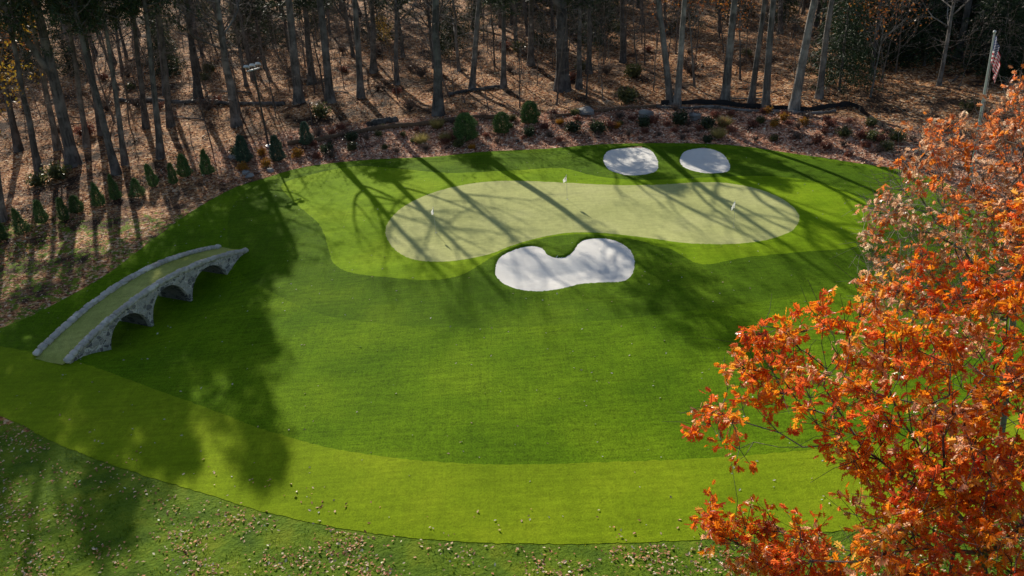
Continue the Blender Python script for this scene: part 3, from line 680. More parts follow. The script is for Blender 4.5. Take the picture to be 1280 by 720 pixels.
occupied = []
def lean_to(base, tx, ty):
    """lean of a trunk that passes from its foot through the point seen at tx,ty, at the same distance"""
    d = pray(tx, ty); p = CAM + d * (base[1] / d[1]); h = max(p[2] - base[2], .5); return ((p[0] - base[0]) / h, 0.0)
MAIN = [  # foot px, a higher point px, kind, trunk width px, label
    (92, 205, 66, 90, 'B2', 14, 'thick forked grey tree at the far left of the woods, above the evergreen row'),
    (146, 217, 118, 110, 'P0', 9, 'tall greenish trunk leaning left right behind the row of small evergreens'),
    (157, 205, 143, 110, 'P1', 7, 'slim dark trunk leaning left just right of the greenish one'),
    (201, 197, 190, 90, 'P0', 8, 'pale straight trunk in the left woods, right of the two slim leaning trunks'),
    (296, 157, 283, 70, 'B3', 12, 'stout dark trunk left of the floodlight pole'),
    (247, 122, 240, 60, 'P3', 9, 'dark trunk behind the long fallen log'),
    (316, 100, 302, 30, 'B5', 4, 'thin pale crooked tree beside the floodlight heads'),
    (374, 128, 364, 40, 'B0', 11, 'straight grey trunk right of the floodlight pole'),
    (390, 105, 384, 40, 'P3', 9, 'dark trunk just behind the two straight grey trunks'),
    (413, 127, 406, 60, 'B1', 10, 'straight grey trunk standing alone in sunlit leaves left of centre'),
    (451, 121, 447, 50, 'B4', 8, 'light grey trunk fourth from the floodlight pole'),
    (468, 90, 466, 20, 'P3', 8, 'dark pine trunk behind the light grey trunk left of centre'),
    (548, 143, 546, 60, 'P4', 12, 'dark straight trunk rising behind the top of the bank above the round shrub'),
    (496, 105, 494, 30, 'B3', 6, 'thin dark trunk left of centre with sunlit leaves at its foot'),
    (590, 112, 597, 30, 'B4', 7, 'slender trunk leaning right in the middle of the woods'),
    (703, 112, 704, 40, 'B2', 16, 'thickest trunk, dark and forked, in the middle of the woods'),
    (737, 92, 737, 20, 'P3', 7, 'dark straight pine trunk right of the thickest trunk'),
    (664, 82, 664, 20, 'P3', 8, 'dark straight pine trunk left of the thickest trunk'),
    (778, 78, 778, 20, 'P3', 7, 'dark straight pine trunk between the thickest trunk and the leaning pair'),
    (838, 129, 829, 50, 'L1', 8, 'left trunk of a pale pair crossing at the silt fence, leaning left'),
    (846, 131, 853, 50, 'L1', 8, 'right trunk of a pale pair crossing at the silt fence, leaning right'),
    (906, 128, 914, 50, 'B1', 10, 'dark grey trunk behind the silt fence, first right of the pale pair'),
    (939, 128, 949, 50, 'B4', 7, 'thin brown trunk behind the silt fence, second right of the pale pair'),
    (957, 135, 961, 60, 'L0', 9, 'pale upright trunk rising through the silt fence'),
    (992, 138, 1006, 65, 'L0', 11, 'pale trunk leaning strongly right at the silt fence'),
    (1024, 122, 1033, 50, 'B3', 8, 'dim grey trunk behind the silt fence near its corner'),
    (630, 109, 630, 50, 'P3', 7, 'dark pine with low green boughs just left of the thickest trunk'),
    (723, 110, 724, 50, 'P3', 7, 'dark pine with low green boughs just right of the thickest trunk'),
    (3, 275, -6, 200, 'B1', 9, 'trunk cut off by the left edge of the picture beside the evergreen row'),
    (214, 158, 205, 80, 'P1', 8, 'dark pine trunk just right of the pale straight trunk in the left woods'),
    (183, 160, 174, 80, 'P1', 7, 'dark pine trunk between the slim leaning trunk and the pale straight trunk'),
    (208, 118, 201, 50, 'P0', 7, 'dark pine trunk behind the middle of the long fallen log'),
    (128, 168, 112, 80, 'P0', 8, 'dark pine trunk between the forked tree and the greenish leaning trunk'),
    (108, 184, 95, 90, 'P1', 7, 'slim pine trunk right behind the forked tree at the far left'),
    (72, 186, 52, 90, 'P0', 7, 'slim pine trunk leaning left close behind the forked tree'),
    (24, 188, 4, 100, 'P2', 8, 'leaning pine trunk near the left edge under the yellow leaves'),
    (50, 215, 28, 110, 'P1', 8, 'dark leaning pine trunk at the far left, left of the forked tree'),
]
for (px, py, tx, ty, kd, w, lab) in MAIN:
    b = at(px, py); dist = float((b - CAM) @ _F); K = {'B': K_BARE, 'P': K_PINE, 'L': K_PALE}[kd[0]][int(kd[1])]
    r_px = w * dist / F_PX / 2
    r0 = {'L0': .36, 'L1': .30, 'B0': .36, 'B1': .30, 'B2': .40, 'B3': .22, 'B4': .26, 'B5': .16, 'P0': .36, 'P1': .30, 'P2': .42, 'P3': .30, 'P4': .36}[kd] * .93
    s = float(np.clip(r_px / r0, .6, 1.9)); low_ = .74 if px in (630, 723) else 1; hs = low_ * {'B': 1.22, 'L': 1.22, 'P': 1.0}[kd[0]] * (.82 if px == 296 else 1.0 if b[1] < 79 or px < 330 else .72)
    K.place(b, lab, 'tree', RNG.uniform(0, 6.28) if kd != 'B2' else 2.6, (s, s, hs) , lean_to(b, tx, ty)); occupied.append(b[:2])

def free(x, y, r):
    return all((x - a) ** 2 + (y - b) ** 2 > r * r for a, b in occupied)
def scatter(n, xr, yr, r, dmin, cond=lambda x, y: True, tries=40000):
    out = []
    for _ in range(tries):
        if len(out) >= n: break
        x, y = RNG.uniform(*xr), RNG.uniform(*yr)
        if abs(x - 2) > .70 * y + 8 or lawn_d(x, y) < dmin or not cond(x, y) or not free(x, y, r): continue
        occupied.append((x, y)); out.append((x, y))
    return out
K_BG = [mk_bare(21, bark=M_bark_p, H=15, r0=.24, crown=3.6, limbs=15, sec=4, ter=3, qua=2, low=8), mk_bare(22, H=14, r0=.19, crown=4.2, limbs=15, sec=4, ter=3, qua=3, low=10, lean_w=.08), mk_bare(23, bark=M_bark_p, H=16, r0=.27, crown=5, limbs=13, sec=4, ter=3, qua=2, fork=2.0, low=8)]
K_BG += [Kind('pine_tree', [('trunk', a, M_bark_p), ('crown', b, M_needle)]) for a, b in (pine_tree(34, 14, .24, 4.0, 40, 2.4, 6), pine_tree(35, 13, .22, 5.5, 34, 2.2, 10))]
for x, y in scatter(52, (24, 75), (67, 99), 2.1, 9.5, lambda x, y: x > .41 * y and x < .70 * y):
    K_HEM[int(RNG.integers(0, 3))].place((x, y, G(x, y)), 'dark green hemlock in the shade on the right of the woods', 'tree', RNG.uniform(0, 6.28), RNG.uniform(.8, 1.35), group='hemlocks on the right')
for x, y in scatter(44, (14, 80), (68, 112), 2.1, 9.5, lambda x, y: x > .36 * y and x < .72 * y + 2):
    K_BG[int(RNG.integers(0, 5))].place((x, y, G(x, y)), 'dark tree in the gloom on the right of the woods', 'tree', RNG.uniform(0, 6.28), RNG.uniform(.85, 1.15), group='dark trees on the right')
for x, y in scatter(64, (-70, 48), (91, 126), 2.4, 20):
    K_HEM[int(RNG.integers(0, 3))].place((x, y, G(x, y)), 'small dark hemlock far back between the trunks', 'tree', RNG.uniform(0, 6.28), (s := RNG.uniform(.65, 1.1), s, s * RNG.uniform(.8, 1.2)), group='hemlocks far back')
for x, y in scatter(84, (-85, 70), (85, 135), 2.8, 13):
    k = int(RNG.integers(0, 3)); s = RNG.uniform(.75, 1.1); h = np.interp(y, [77, 92, 110], [.62, .8, 1.05])
    K_BG[k].place((x, y, G(x, y)), 'bare dark tree among many in the shaded depth of the woods', 'tree', RNG.uniform(0, 6.28), (s, s, h), RNG.normal(size=2) * .05, 'bare trees deep in the woods')
for x, y in scatter(54, (-85, 70), (92, 135), 2.4, 20):
    k = int(RNG.integers(3, 5)); s = RNG.uniform(.7, 1.0); h = np.interp(y, [80, 95, 110], [.65, .85, 1.05])
    K_BG[k].place((x, y, G(x, y)), 'dark straight pine deep in the woods', 'tree', RNG.uniform(0, 6.28), (s, s, h), RNG.normal(size=2) * .02, 'pines deep in the woods')
for x, y in scatter(230, (-70, 60), (64, 122), 1.6, 8.2):
    K_SAP[int(RNG.integers(0, 3))].place((x, y, G(x, y)), 'thin bare sapling on the leaf covered forest floor', 'sapling', RNG.uniform(0, 6.28), RNG.uniform(.7, 1.5), RNG.normal(size=2) * .08, 'bare saplings in the woods')

for x, y in scatter(46, (-50, 50), (63, 100), 1.0, 8.5):
    rr = np.random.default_rng(int(abs(x * 97 + y * 31))); b = MB(); a = rr.uniform(0, 3.1); L = rr.uniform(1.5, 4.5); Q, rad = limb((0, 0, .08), np.array([math.cos(a), math.sin(a), .02]), L, rr.uniform(.03, .09), rr, 6, .12, 0)
    Q[:, 2] = np.array([G(x + q[0], y + q[1]) for q in Q]) - G(x, y) + .06 + .05 * np.abs(np.sin(np.arange(7))); b.tube(Q, np.maximum(rad, .012), 6)
    for k in (2, 3, 4): b.tube([Q[k], Q[k] + np.array([math.cos(a + .8), math.sin(a + .8), .35]) * L * .16, Q[k] + np.array([math.cos(a + .6), math.sin(a + .6), .3]) * L * .3], [.02, .014, .006], 4)
    tag(b.build('fallen_branch', M_grey_twig if rr.random() < .4 else M_twig, loc=(x, y, G(x, y))), 'dead branch lying in the leaves on the forest floor', 'branch', 'fallen branches in the woods')

# small trees that still hold coloured leaves
def leaf_tree(seed, H, r, cols, cr, per=5, size=.12):
    tr, tw, tips = bare_tree(seed, H=H, r0=r, crown=H * cr, limbs=10, sec=4, ter=3, qua=0); rng = np.random.default_rng(seed)
    return Kind('autumn_tree', [('trunk', tr, M_bark), ('twigs', tw, M_twig), ('crown', leafy(tips, rng, per, size, cols, .3), M_leaf)])
ORANGE = [(.50, .17, .03), (.42, .12, .025), (.55, .25, .05), (.34, .12, .04)]
YELLOW = [(.55, .33, .03), (.48, .25, .03), (.60, .42, .06)]
K_OR = leaf_tree(61, 9, .12, ORANGE, .5); K_YE = leaf_tree(62, 11, .14, YELLOW, .22, 9, .14); K_OR2 = leaf_tree(63, 7, .09, ORANGE, .45, 4, .11)
for (px, py, tx, ty, K, s, lab) in ((1088, 121, 1105, 45, K_OR2, 1.0, 'thin leaning tree with orange leaves at its top in the right woods'), (868, 108, 862, 20, K_OR, .95, 'small tree with orange leaves above the pale trunk pair'),
        (925, 100, 925, 20, K_OR, .9, 'small tree with orange leaves above the middle of the silt fence'), (-16, 205, -2, 80, K_YE, 1.0, 'tree with yellow leaves at the left edge of the woods'),
        (28, 130, 28, 60, K_OR2, .9, 'small tree with rusty leaves at the left of the woods'), (478, 75, 478, 30, K_YE, .35, 'sapling with yellow green leaves in the middle of the dark woods')):
    b = at(px, py); K.place(b, lab, 'tree', RNG.uniform(0, 6), s, lean_to(b, tx, ty))

# ------------------------------------------------------------------ row of young evergreens and the round shrubs
def arbor(seed, H, rad, shape, n=5200, cols=None, top=.02):
    rng = np.random.default_rng(seed); st, cr = MB(), MB(); st.tube([(0, 0, -.1), (0, 0, H * .3), (0, 0, H * .92)], [.035, .03, .008], 6)
    f = rng.uniform(0, 1, n) ** 1.25; prof = shape(f); an = rng.uniform(0, 2 * PI, n); lump = 1 + .20 * np.sin(an * 3 + f * 11 + seed) + .10 * np.sin(an * 7 - f * 19)
    rr = rad * prof * lump * np.sqrt(rng.uniform(.35, 1.0, n)); P = np.column_stack([np.cos(an) * rr, np.sin(an) * rr, .05 + f * H * .95])
    D = np.column_stack([np.cos(an), np.sin(an), np.full(n, 1.1)]) + rng.normal(size=(n, 3)) * .5; D /= np.linalg.norm(D, axis=1)[:, None]
    V, Ft = blades(P, D, rng.uniform(.08, .19, n), rng.uniform(.03, .06, n), rng, .2); cr.add(V, Ft, np.repeat(pal(rng, n, cols or PINE, .25), 3, 0)); return [('stem', st, M_bark_p), ('foliage', cr, M_needle)]
cone = lambda f: np.clip(1.02 - f, 0, 1) ** .8 * np.clip(f * 9 + .55, 0, 1)
cone2 = lambda f: np.clip(1.04 - f, 0, 1) ** .55 * np.clip(f * 5 + .45, 0, 1)
egg = lambda f: np.sqrt(np.clip(1 - ((f - .36) / .66) ** 2, 0, 1))
EVG = [(.10, .19, .06), (.13, .23, .07), (.07, .14, .05), (.18, .27, .08)]
K_ARB = [Kind('young_evergreen', arbor(71, 1.75, .46, cone, 3000, EVG)), Kind('young_evergreen', arbor(72, 1.6, .50, cone2, 2800, EVG)), Kind('young_evergreen', arbor(73, 1.9, .40, cone2, 2800, EVG)), Kind('young_evergreen', arbor(76, 1.7, .52, cone, 2600, EVG))]
BLUE = [(.07, .125, .085), (.10, .165, .115), (.05, .095, .065)]
K_EGG = [Kind('evergreen_shrub', arbor(74, 1.9, .78, egg, 7000, EVG)), Kind('evergreen_shrub', arbor(75, 2.2, .66, cone2, 5200, BLUE))]
row = [(2, 299), (30, 292), (54, 279), (81, 275), (98, 265), (125, 257), (146, 249), (173, 245), (194, 233), (218, 230), (232, 221), (260, 218)]
for i, (px, py) in enumerate(row):
    b = at(px, py); nm = 'first second third fourth fifth sixth seventh eighth ninth tenth eleventh twelfth'.split()[i]
    K_ARB[(i * 3 + i // 3) % 4].place(b, f'small dark conical evergreen, {nm} from the left in the row below the woods', 'shrub', RNG.uniform(0, 6), (RNG.uniform(.8, 1.15), RNG.uniform(.8, 1.15), RNG.uniform(.78, 1.15)), RNG.normal(size=2) * .05, group='row of young evergreens')
for (px, py, k, s, lab) in ((306, 203, 1, 1.0, 'tall dark evergreen left of the floodlight base'), (348, 201, 1, .95, 'dark pointed evergreen right of the floodlight base'), (384, 181, 1, .88, 'bluish pointed evergreen standing at the end of the straw wattle'),
        (583, 174, 0, 1.12, 'largest round dark evergreen shrub on the bank above the green'), (628, 165, 0, .85, 'middle one of three round dark evergreen shrubs on the bank'), (663, 153, 0, .92, 'round dark evergreen shrub at the top of the bank, right of the other two')):
    K_EGG[k].place(at(px, py), lab, 'shrub', RNG.uniform(0, 6), s)

# ------------------------------------------------------------------ planting on the bank
def bush(seed, H, rad, cols, n=900, twig=60, size=.07, m=None):
    rng = np.random.default_rng(seed); st, cr = MB(), MB(); tips = []
    for k in range(twig):
        an = rng.uniform(0, 6.28); d = np.array([math.cos(an) * rad / H * rng.uniform(.2, 1), math.sin(an) * rad / H * rng.uniform(.2, 1), 1.0]); Q, rr = limb((0, 0, -.05), d, H * rng.uniform(.6, 1.05), .012, rng, 4, .16, 0)
        st.tube(Q, np.maximum(rr, .004), 3); tips += list(Q[2:])
    tips = np.array(tips); leafy(tips, rng, max(1, n // len(tips)), size, cols, .08, cr); return [('stems', st, M_twig), ('foliage', cr, m or M_leaf)]
def tussock(seed, H, rad, cols, n=700):
    rng = np.random.default_rng(seed); b = MB(); an = rng.uniform(0, 6.28, n); q = np.sqrt(rng.uniform(0, 1, n)); P = np.column_stack([np.cos(an) * q * rad * .35, np.sin(an) * q * rad * .35, np.zeros(n)])
    D = np.column_stack([np.cos(an) * q * rad / H, np.sin(an) * q * rad / H, np.ones(n)]) + rng.normal(size=(n, 3)) * .15; D /= np.linalg.norm(D, axis=1)[:, None]
    V, Ft = blades(P, D, H * rng.uniform(.6, 1.15, n), rng.uniform(.02, .04, n), rng, .12); b.add(V, Ft, np.repeat(pal(rng, n, cols), 3, 0)); return b
OCHRE = [(.50, .24, .03), (.42, .18, .025), (.58, .32, .05)]; STRAW = [(.42, .34, .12), (.50, .42, .18), (.34, .30, .10)]
RUST = [(.34, .12, .075), (.25, .085, .06), (.44, .20, .13), (.20, .08, .05)]; DKG = [(.05, .075, .03), (.07, .10, .04), (.035, .05, .022)]; DUSK = [(.22, .14, .10), (.15, .10, .075), (.30, .20, .15)]; OLIVE = [(.12, .13, .04), (.17, .17, .06), (.08, .10, .03)]
K_B = {'ochre': Kind('ochre_shrub', bush(81, .75, .6, OCHRE)), 'rust': Kind('rusty_shrub', bush(82, .7, .75, RUST, 1000)), 'dark': Kind('dark_shrub', bush(83, .75, .85, DKG, 1400)), 'dusk': Kind('leafless_shrub', bush(84, .9, .85, DUSK, 500, 110, .05)), 'olive': Kind('olive_shrub', bush(85, .7, .7, OLIVE, 900))}
tg = [tussock(91, .85, .7, STRAW), tussock(92, .7, .6, OCHRE)]
K_T = [Kind('grass_tuft', [('blades', b, M_blade)]) for b in tg]
def spot(kind, px, py, s, lab): K_B[kind].place(at(px, py), lab, 'shrub', RNG.uniform(0, 6), s)
for a in (('ochre', 304, 212, .85, 'golden shrub lowest left near the turf edge below the floodlight'), ('ochre', 327, 194, .8, 'golden shrub right at the foot of the floodlight pole'), ('ochre', 334, 208, .85, 'golden shrub in front of the dark pointed evergreen'), ('ochre', 373, 196, 1.0, 'golden shrub in the sunlit gap between two pointed evergreens'),
          ('ochre', 960, 141, .75, 'golden shrub at the foot of the pale upright trunk'), ('ochre', 979, 151, .85, 'golden shrub below the strongly leaning trunk'), ('ochre', 967, 158, .7, 'lowest of the golden shrubs left of the leaning trunk'), ('ochre', 1004, 157, .85, 'rightmost golden shrub on the bank'),
          ('olive', 950, 154, .8, 'olive shrub left of the golden shrubs'), ('olive', 1055, 170, 1.0, 'green shrub right of the golden shrubs on the bank'), ('olive', 1092, 175, 1.1, 'yellowish shrub on the right of the bank'), ('olive', 1122, 176, 1.2, 'green shrub at the right end of the silt fence'), ('olive', 1108, 188, 1.0, 'low green shrub near the right end of the turf edge'),
          ('dark', 662, 170, 1.0, 'dark spreading shrub just below the round evergreen at the top of the bank'), ('dark', 716, 165, 1.2, 'dark spreading shrub left of the grey rocks'), ('dark', 748, 166, 1.3, 'dark spreading shrub in front of the grey rocks'), ('dark', 805, 158, 1.1, 'dark shrub on the bank above the left small bunker'), ('dark', 850, 155, 1.4, 'large dark shrub on the bank between the two small bunkers'), ('dark', 884, 160, 1.2, 'dark green shrub above the right small bunker'), ('dark', 884, 178, .8, 'low green shrub at the turf edge behind the right small bunker'),
          ('dark', 410, 192, 1.1, 'dark low shrub right of the bluish evergreen'), ('dark', 440, 176, 1.0, 'dark low shrub under the straw wattle'), ('dark', 300, 196, 1.3, 'dark low shrub behind the golden shrubs')):
    spot(*a)
for i, (px, py, k, s) in enumerate(((547, 160, 0, 1.0), (527, 179, 0, 1.0), (557, 176, 0, .9), (590, 186, 1, .6), (905, 158, 0, 1.0), (898, 172, 0, 1.0), (700, 155, 1, .7), (770, 160, 1, .7))):
    K_T[k].place(at(px, py), ['pale yellow grass tuft by the straw wattle', 'pale yellow grass tuft in the middle of the left bank', 'pale yellow grass tuft left of the largest round shrub', 'low ochre grass tuft at the turf edge below the largest round shrub', 'straw coloured grass tuft high on the bank above the right small bunker',
        'straw coloured grass tuft low on the bank right of the right small bunker', 'ochre grass tuft at the top of the bank right of the round shrubs', 'ochre grass tuft right of the grey rocks'][i], 'grass tuft', RNG.uniform(0, 6), s)
nb = 0; bank_pts = []
for _ in range(6000):
    if nb >= 95: break
    px, py = RNG.uniform(385, 1150), RNG.uniform(135, 212); p = at(px, py); d = float(lawn_d(p[0], p[1]))
    if not (.9 < d < 7.2) or any((p[0] - a) ** 2 + (p[1] - b) ** 2 < 1.0 for a, b in bank_pts): continue
    bank_pts.append((p[0], p[1])); nb += 1; k = ['rust', 'rust', 'dusk', 'rust', 'dusk', 'olive'][int(RNG.integers(0, 6))]
    lab = {'rust': 'low rusty shrub among fallen leaves on the bank', 'dusk': 'low leafless brown shrub among fallen leaves on the bank', 'olive': 'small fading green shrub among fallen leaves on the bank'}[k]
    K_B[k].place(p, lab, 'shrub', RNG.uniform(0, 6), RNG.uniform(.45, .95), group={'rust': 'rusty shrubs on the bank', 'dusk': 'leafless shrubs on the bank', 'olive': 'fading shrubs on the bank'}[k])
for x, y in scatter(70, (-50, 60), (60, 100), 1.2, 8.2):
    k = ['dusk', 'olive', 'dusk', 'rust'][int(RNG.integers(0, 4))]
    K_B[k].place((x, y, G(x, y)), {'dusk': 'leafless bush on the forest floor', 'olive': 'greenish bush on the forest floor', 'rust': 'rusty bush on the forest floor'}[k], 'shrub', RNG.uniform(0, 6), RNG.uniform(.8, 1.9), group={'dusk': 'leafless bushes in the woods', 'olive': 'greenish bushes in the woods', 'rust': 'rusty bushes in the woods'}[k])

def rock(seed, s, lab, px, py):
    rng = np.random.default_rng(seed); b = MB(); nu, nv = 14, 9; V = []
    ph = rng.uniform(0, 6, 6)
    for j in range(nv):
        th = PI * j / (nv - 1)
        for i in range(nu):
            a = 2 * PI * i / nu; d = np.array([math.sin(th) * math.cos(a), math.sin(th) * math.sin(a), math.cos(th)])
            r = 1 + .16 * math.sin(3 * d[0] + ph[0]) + .14 * math.sin(4 * d[1] + ph[1]) + .1 * math.sin(5 * d[2] + ph[2]) + .06 * math.sin(9 * d[0] + 7 * d[1] + ph[3])
            d = np.sign(d) * np.abs(d) ** .8; V.append(d * r * np.array(s))
    b.add(V, [(j * nu + i, j * nu + (i + 1) % nu, (j + 1) * nu + (i + 1) % nu, (j + 1) * nu + i) for j in range(nv - 1) for i in range(nu)])
    p = at(px, py); o = b.build('boulder', M_rock, None, False, (p[0], p[1], p[2] + s[2] * .35)); o.rotation_euler = (0, 0, rng.uniform(0, 6)); tag(o, lab, 'rock')
for a in ((1, (.9, .6, .38), 'long pale boulder at the top of the bank between dark shrubs', 733, 142), (2, (.5, .4, .25), 'flat grey boulder in the middle of the bank above the left small bunker', 747, 163), (3, (.6, .5, .4), 'grey boulder among dark shrubs above the gap between the small bunkers', 808, 146), (4, (.5, .45, .4), 'grey boulder left of the green shrub above the right small bunker', 868, 148),
          (5, (.28, .22, .2), 'white stone at the turf edge below the pointed evergreens', 338, 214), (6, (.35, .22, .16), 'pale flat stone at the turf edge lowest in the planting bed', 312, 221), (7, (.3, .22, .16), 'pale stone just above the flat stone at the turf edge', 308, 217), (8, (.45, .25, .2), 'flat pale stone between the evergreen row and the tall evergreen', 291, 197), (9, (.25, .2, .16), 'small pale stone at the foot of the floodlight', 340, 185)):
    rock(*a)

# ------------------------------------------------------------------ fallen leaves and grass (uncountable)
def scatter_leaves(name, X, Y, size, cols, lab, lift=.03, zf=None, jit=.2):
    n = len(X); rng = np.random.default_rng(n); z = (zf or gz)(X, Y) + lift * rng.uniform(.3, 1.6, n); a = rng.uniform(0, 6.28, n); tl = rng.normal(size=(n, 2)) * .3
    u = np.column_stack([np.cos(a), np.sin(a), tl[:, 0]]); w = np.column_stack([-np.sin(a), np.cos(a), tl[:, 1]]); s = size * rng.uniform(.55, 1.35, (n, 1))
    V, Fq, C = quads(np.column_stack([X, Y, z]), u * s, w * s * .62, pal(rng, n, cols, jit)); b = MB(); b.add(V, Fq, C); tag(b.build(name, M_litter, None, False), lab, kind='stuff')
LIT = [(.80, .38, .15), (.62, .23, .07), (.30, .10, .04), (.86, .53, .27), (.70, .33, .14), (.88, .66, .44), (.14, .06, .03)]
PINK = [(.74, .38, .24), (.56, .22, .12), (.86, .58, .40), (.36, .13, .07), (.90, .72, .55), (.20, .08, .05)]
x, y = RNG.uniform(-62, 62, 130000), RNG.uniform(40, 100, 130000); d = lawn_d(x, y); k = (d > 7) & (np.abs(x) < .68 * y + 6) & (np.sin(x * .5 + 2 * np.sin(y * .3)) * np.sin(y * .6 + x * .2) + RNG.normal(size=len(x)) * .6 > -.25)
scatter_leaves('leaf_litter', x[k], y[k], .10, LIT, 'brown and tan fallen leaves covering the forest floor', .04)
x, y = RNG.uniform(-40, 60, 200000), RNG.uniform(40, 90, 200000); d = lawn_d(x, y); k = (d > .12) & (d < 8) & (y + .35 * x > 52)
scatter_leaves('bank_leaves', x[k][:34000], y[k][:34000], .085, PINK, 'pinkish brown fallen leaves covering the planted bank', .05)
x, y = RNG.uniform(-45, -8, 90000), RNG.uniform(30, 64, 90000); d = lawn_d(x, y); k = (d > .1) & (y + .35 * x < 53)
scatter_leaves('leaf_cover', x[k][:22000], y[k][:22000], .055, [(.44, .20, .11), (.28, .11, .06), (.55, .33, .20), (.15, .07, .04), (.66, .48, .33)], 'dull fallen leaves on thin grass between the lawn and the evergreen row', .03)
x, y = RNG.uniform(-34, 26, 420000), RNG.uniform(13, 32, 420000); d = lawn_d(x, y); pat = np.sin(x * .9 + np.sin(y * 1.3) * 1.5) * np.sin(y * 1.1 + x * .35) + .5 * np.sin(x * 2.3 + y * 1.9) + RNG.normal(size=len(x)) * .7
k = ((d > .15) | ((d > -1.6) & (RNG.random(len(x)) < .07))) & (pat > .55 - .25 * smooth(.3, 2.5, d)) & (RNG.random(len(x)) < .5 + .5 * smooth(-20, 0, x)); k2 = np.flatnonzero(k)[:19500]
scatter_leaves('fallen_leaves', x[k2], y[k2], .056, [(.84, .56, .36), (.74, .44, .25), (.88, .70, .50), (.55, .28, .13), (.78, .38, .20), (.40, .18, .08)], 'pale tan fallen leaves scattered over the rough grass in front', .03)
x, y = RNG.uniform(-30, 32, 3000), RNG.uniform(21, 66, 3000); k = (sdf(LAWN, x, y) < -.4) & ~inside(GREEN, x, y) & (RNG.random(3000) < .30)
for P in BUNK: k &= ~inside(P, x, y)
scatter_leaves('stray_leaves', x[k], y[k], .05, [(.62, .55, .45), (.55, .40, .25), (.7, .66, .6)], 'single pale leaves lying about on the mown turf', .02, gz0)
n = 230000; x, y = RNG.uniform(-30, 24, n), RNG.uniform(13, 31, n); d = lawn_d(x, y); k = (d > -.01) & (np.abs(x) < .75 * y + 3); x, y = x[k], y[k]; n = len(x)
D = RNG.normal(size=(n, 3)) * .8 + np.array([0, 0, .8]); D /= np.linalg.norm(D, axis=1)[:, None]
tall = .7 + .5 * (np.sin(x * 1.7) * np.sin(y * 2.1 + x) + .4 * np.sin(x * 5.1 + y * 3)); V, Ft = blades(np.column_stack([x, y, gz(x, y) - .045]), D, RNG.uniform(.04, .10, n) * np.clip(tall, .5, 1.4) + .035, RNG.uniform(.014, .03, n), RNG, .25)
b = MB(); b.add(V, Ft, np.repeat(pal(RNG, n, [(.13, .24, .006), (.18, .30, .008), (.26, .36, .010), (.08, .16, .005), (.36, .40, .02)], .2), 3, 0)); go = b.build('grass', M_blade, None, False); nn = np.repeat(D * .5 + np.array([0, 0, 1.0]) + RNG.normal(size=(n, 3)) * .22, 3, 0); nn /= np.linalg.norm(nn, axis=1)[:, None]
go.data.polygons.foreach_set('use_smooth', np.ones(len(go.data.polygons), bool)); go.data.normals_split_custom_set_from_vertices(nn)
tag(go, 'rough unmown grass in front of the lawn', kind='stuff')

# ------------------------------------------------------------------ the two near oaks
def oak_leaf():
    half = [(.0, 0), (.07, .10), (.22, .22), (.10, .30), (.36, .50), (.13, .56), (.28, .80), (.08, .80), (0, 1)]
    mid = [(0, 0), (0, .26), (0, .56), (0, .82), (0, 1.0)]
    V = [(0, t, 0) for _, t in mid]; F_ = []
    for s in (1, -1):
        k = len(V); V += [(s * a, t, 0) for a, t in half[1:-1]]         # 7 outline points
        F_ += [(0, k, 1), (k, k + 1, k + 2), (k, k + 2, 1), (1, k + 2, 2), (k + 2, k + 3, k + 4), (k + 2, k + 4, 2), (2, k + 4, 3), (k + 4, k + 5, k + 6), (k + 4, k + 6, 3), (3, k + 6, 4)]
    V = np.array(V, float); V[:, 2] = -.5 * np.abs(V[:, 0]) ; V[:, 2] -= .25 * (V[:, 1] - .3) ** 2
    return V, np.array(F_)
LV, LF = oak_leaf()
def add_leaves(b, P, D, S, C, rng):
    n = len(P); D = D / (np.linalg.norm(D, axis=1)[:, None] + 1e-9); A = np.cross(D, SUN * 1.0 + rdir(rng, n) * .85); A /= np.linalg.norm(A, axis=1)[:, None] + 1e-9; B = np.cross(A, D)
    curl = rng.uniform(-.6, 2.4, n)[:, None]
    loc = LV[None] * S[:, None, None] * np.array([rng.uniform(.9, 1.1), 1, 1]); loc = loc.copy(); loc[:, :, 2] *= curl
    V = P[:, None] + loc[:, :, 0:1] * A[:, None] + loc[:, :, 1:2] * D[:, None] + loc[:, :, 2:3] * B[:, None]
    m = len(LV); Fc = (LF[None] + (np.arange(n) * m)[:, None, None]).reshape(-1, 3); b.add(V.reshape(-1, 3), Fc, np.repeat(C, m, 0))
def polysample(poly, n, rng, grid):
    poly = np.array(poly, float); a, c = poly.min(0), poly.max(0); out = []
    tries = 0
    while len(out) < n and tries < n * 60:
        p = rng.uniform(a, c); tries += 1
        if not inside(poly, p[:1], p[1:])[0]: continue
        if out and min((p[0] - q[0]) ** 2 + (p[1] - q[1]) ** 2 for q in out[-400:]) < grid * grid * (1 - tries / (n * 60)): continue
        out.append(p)
    return np.array(out)
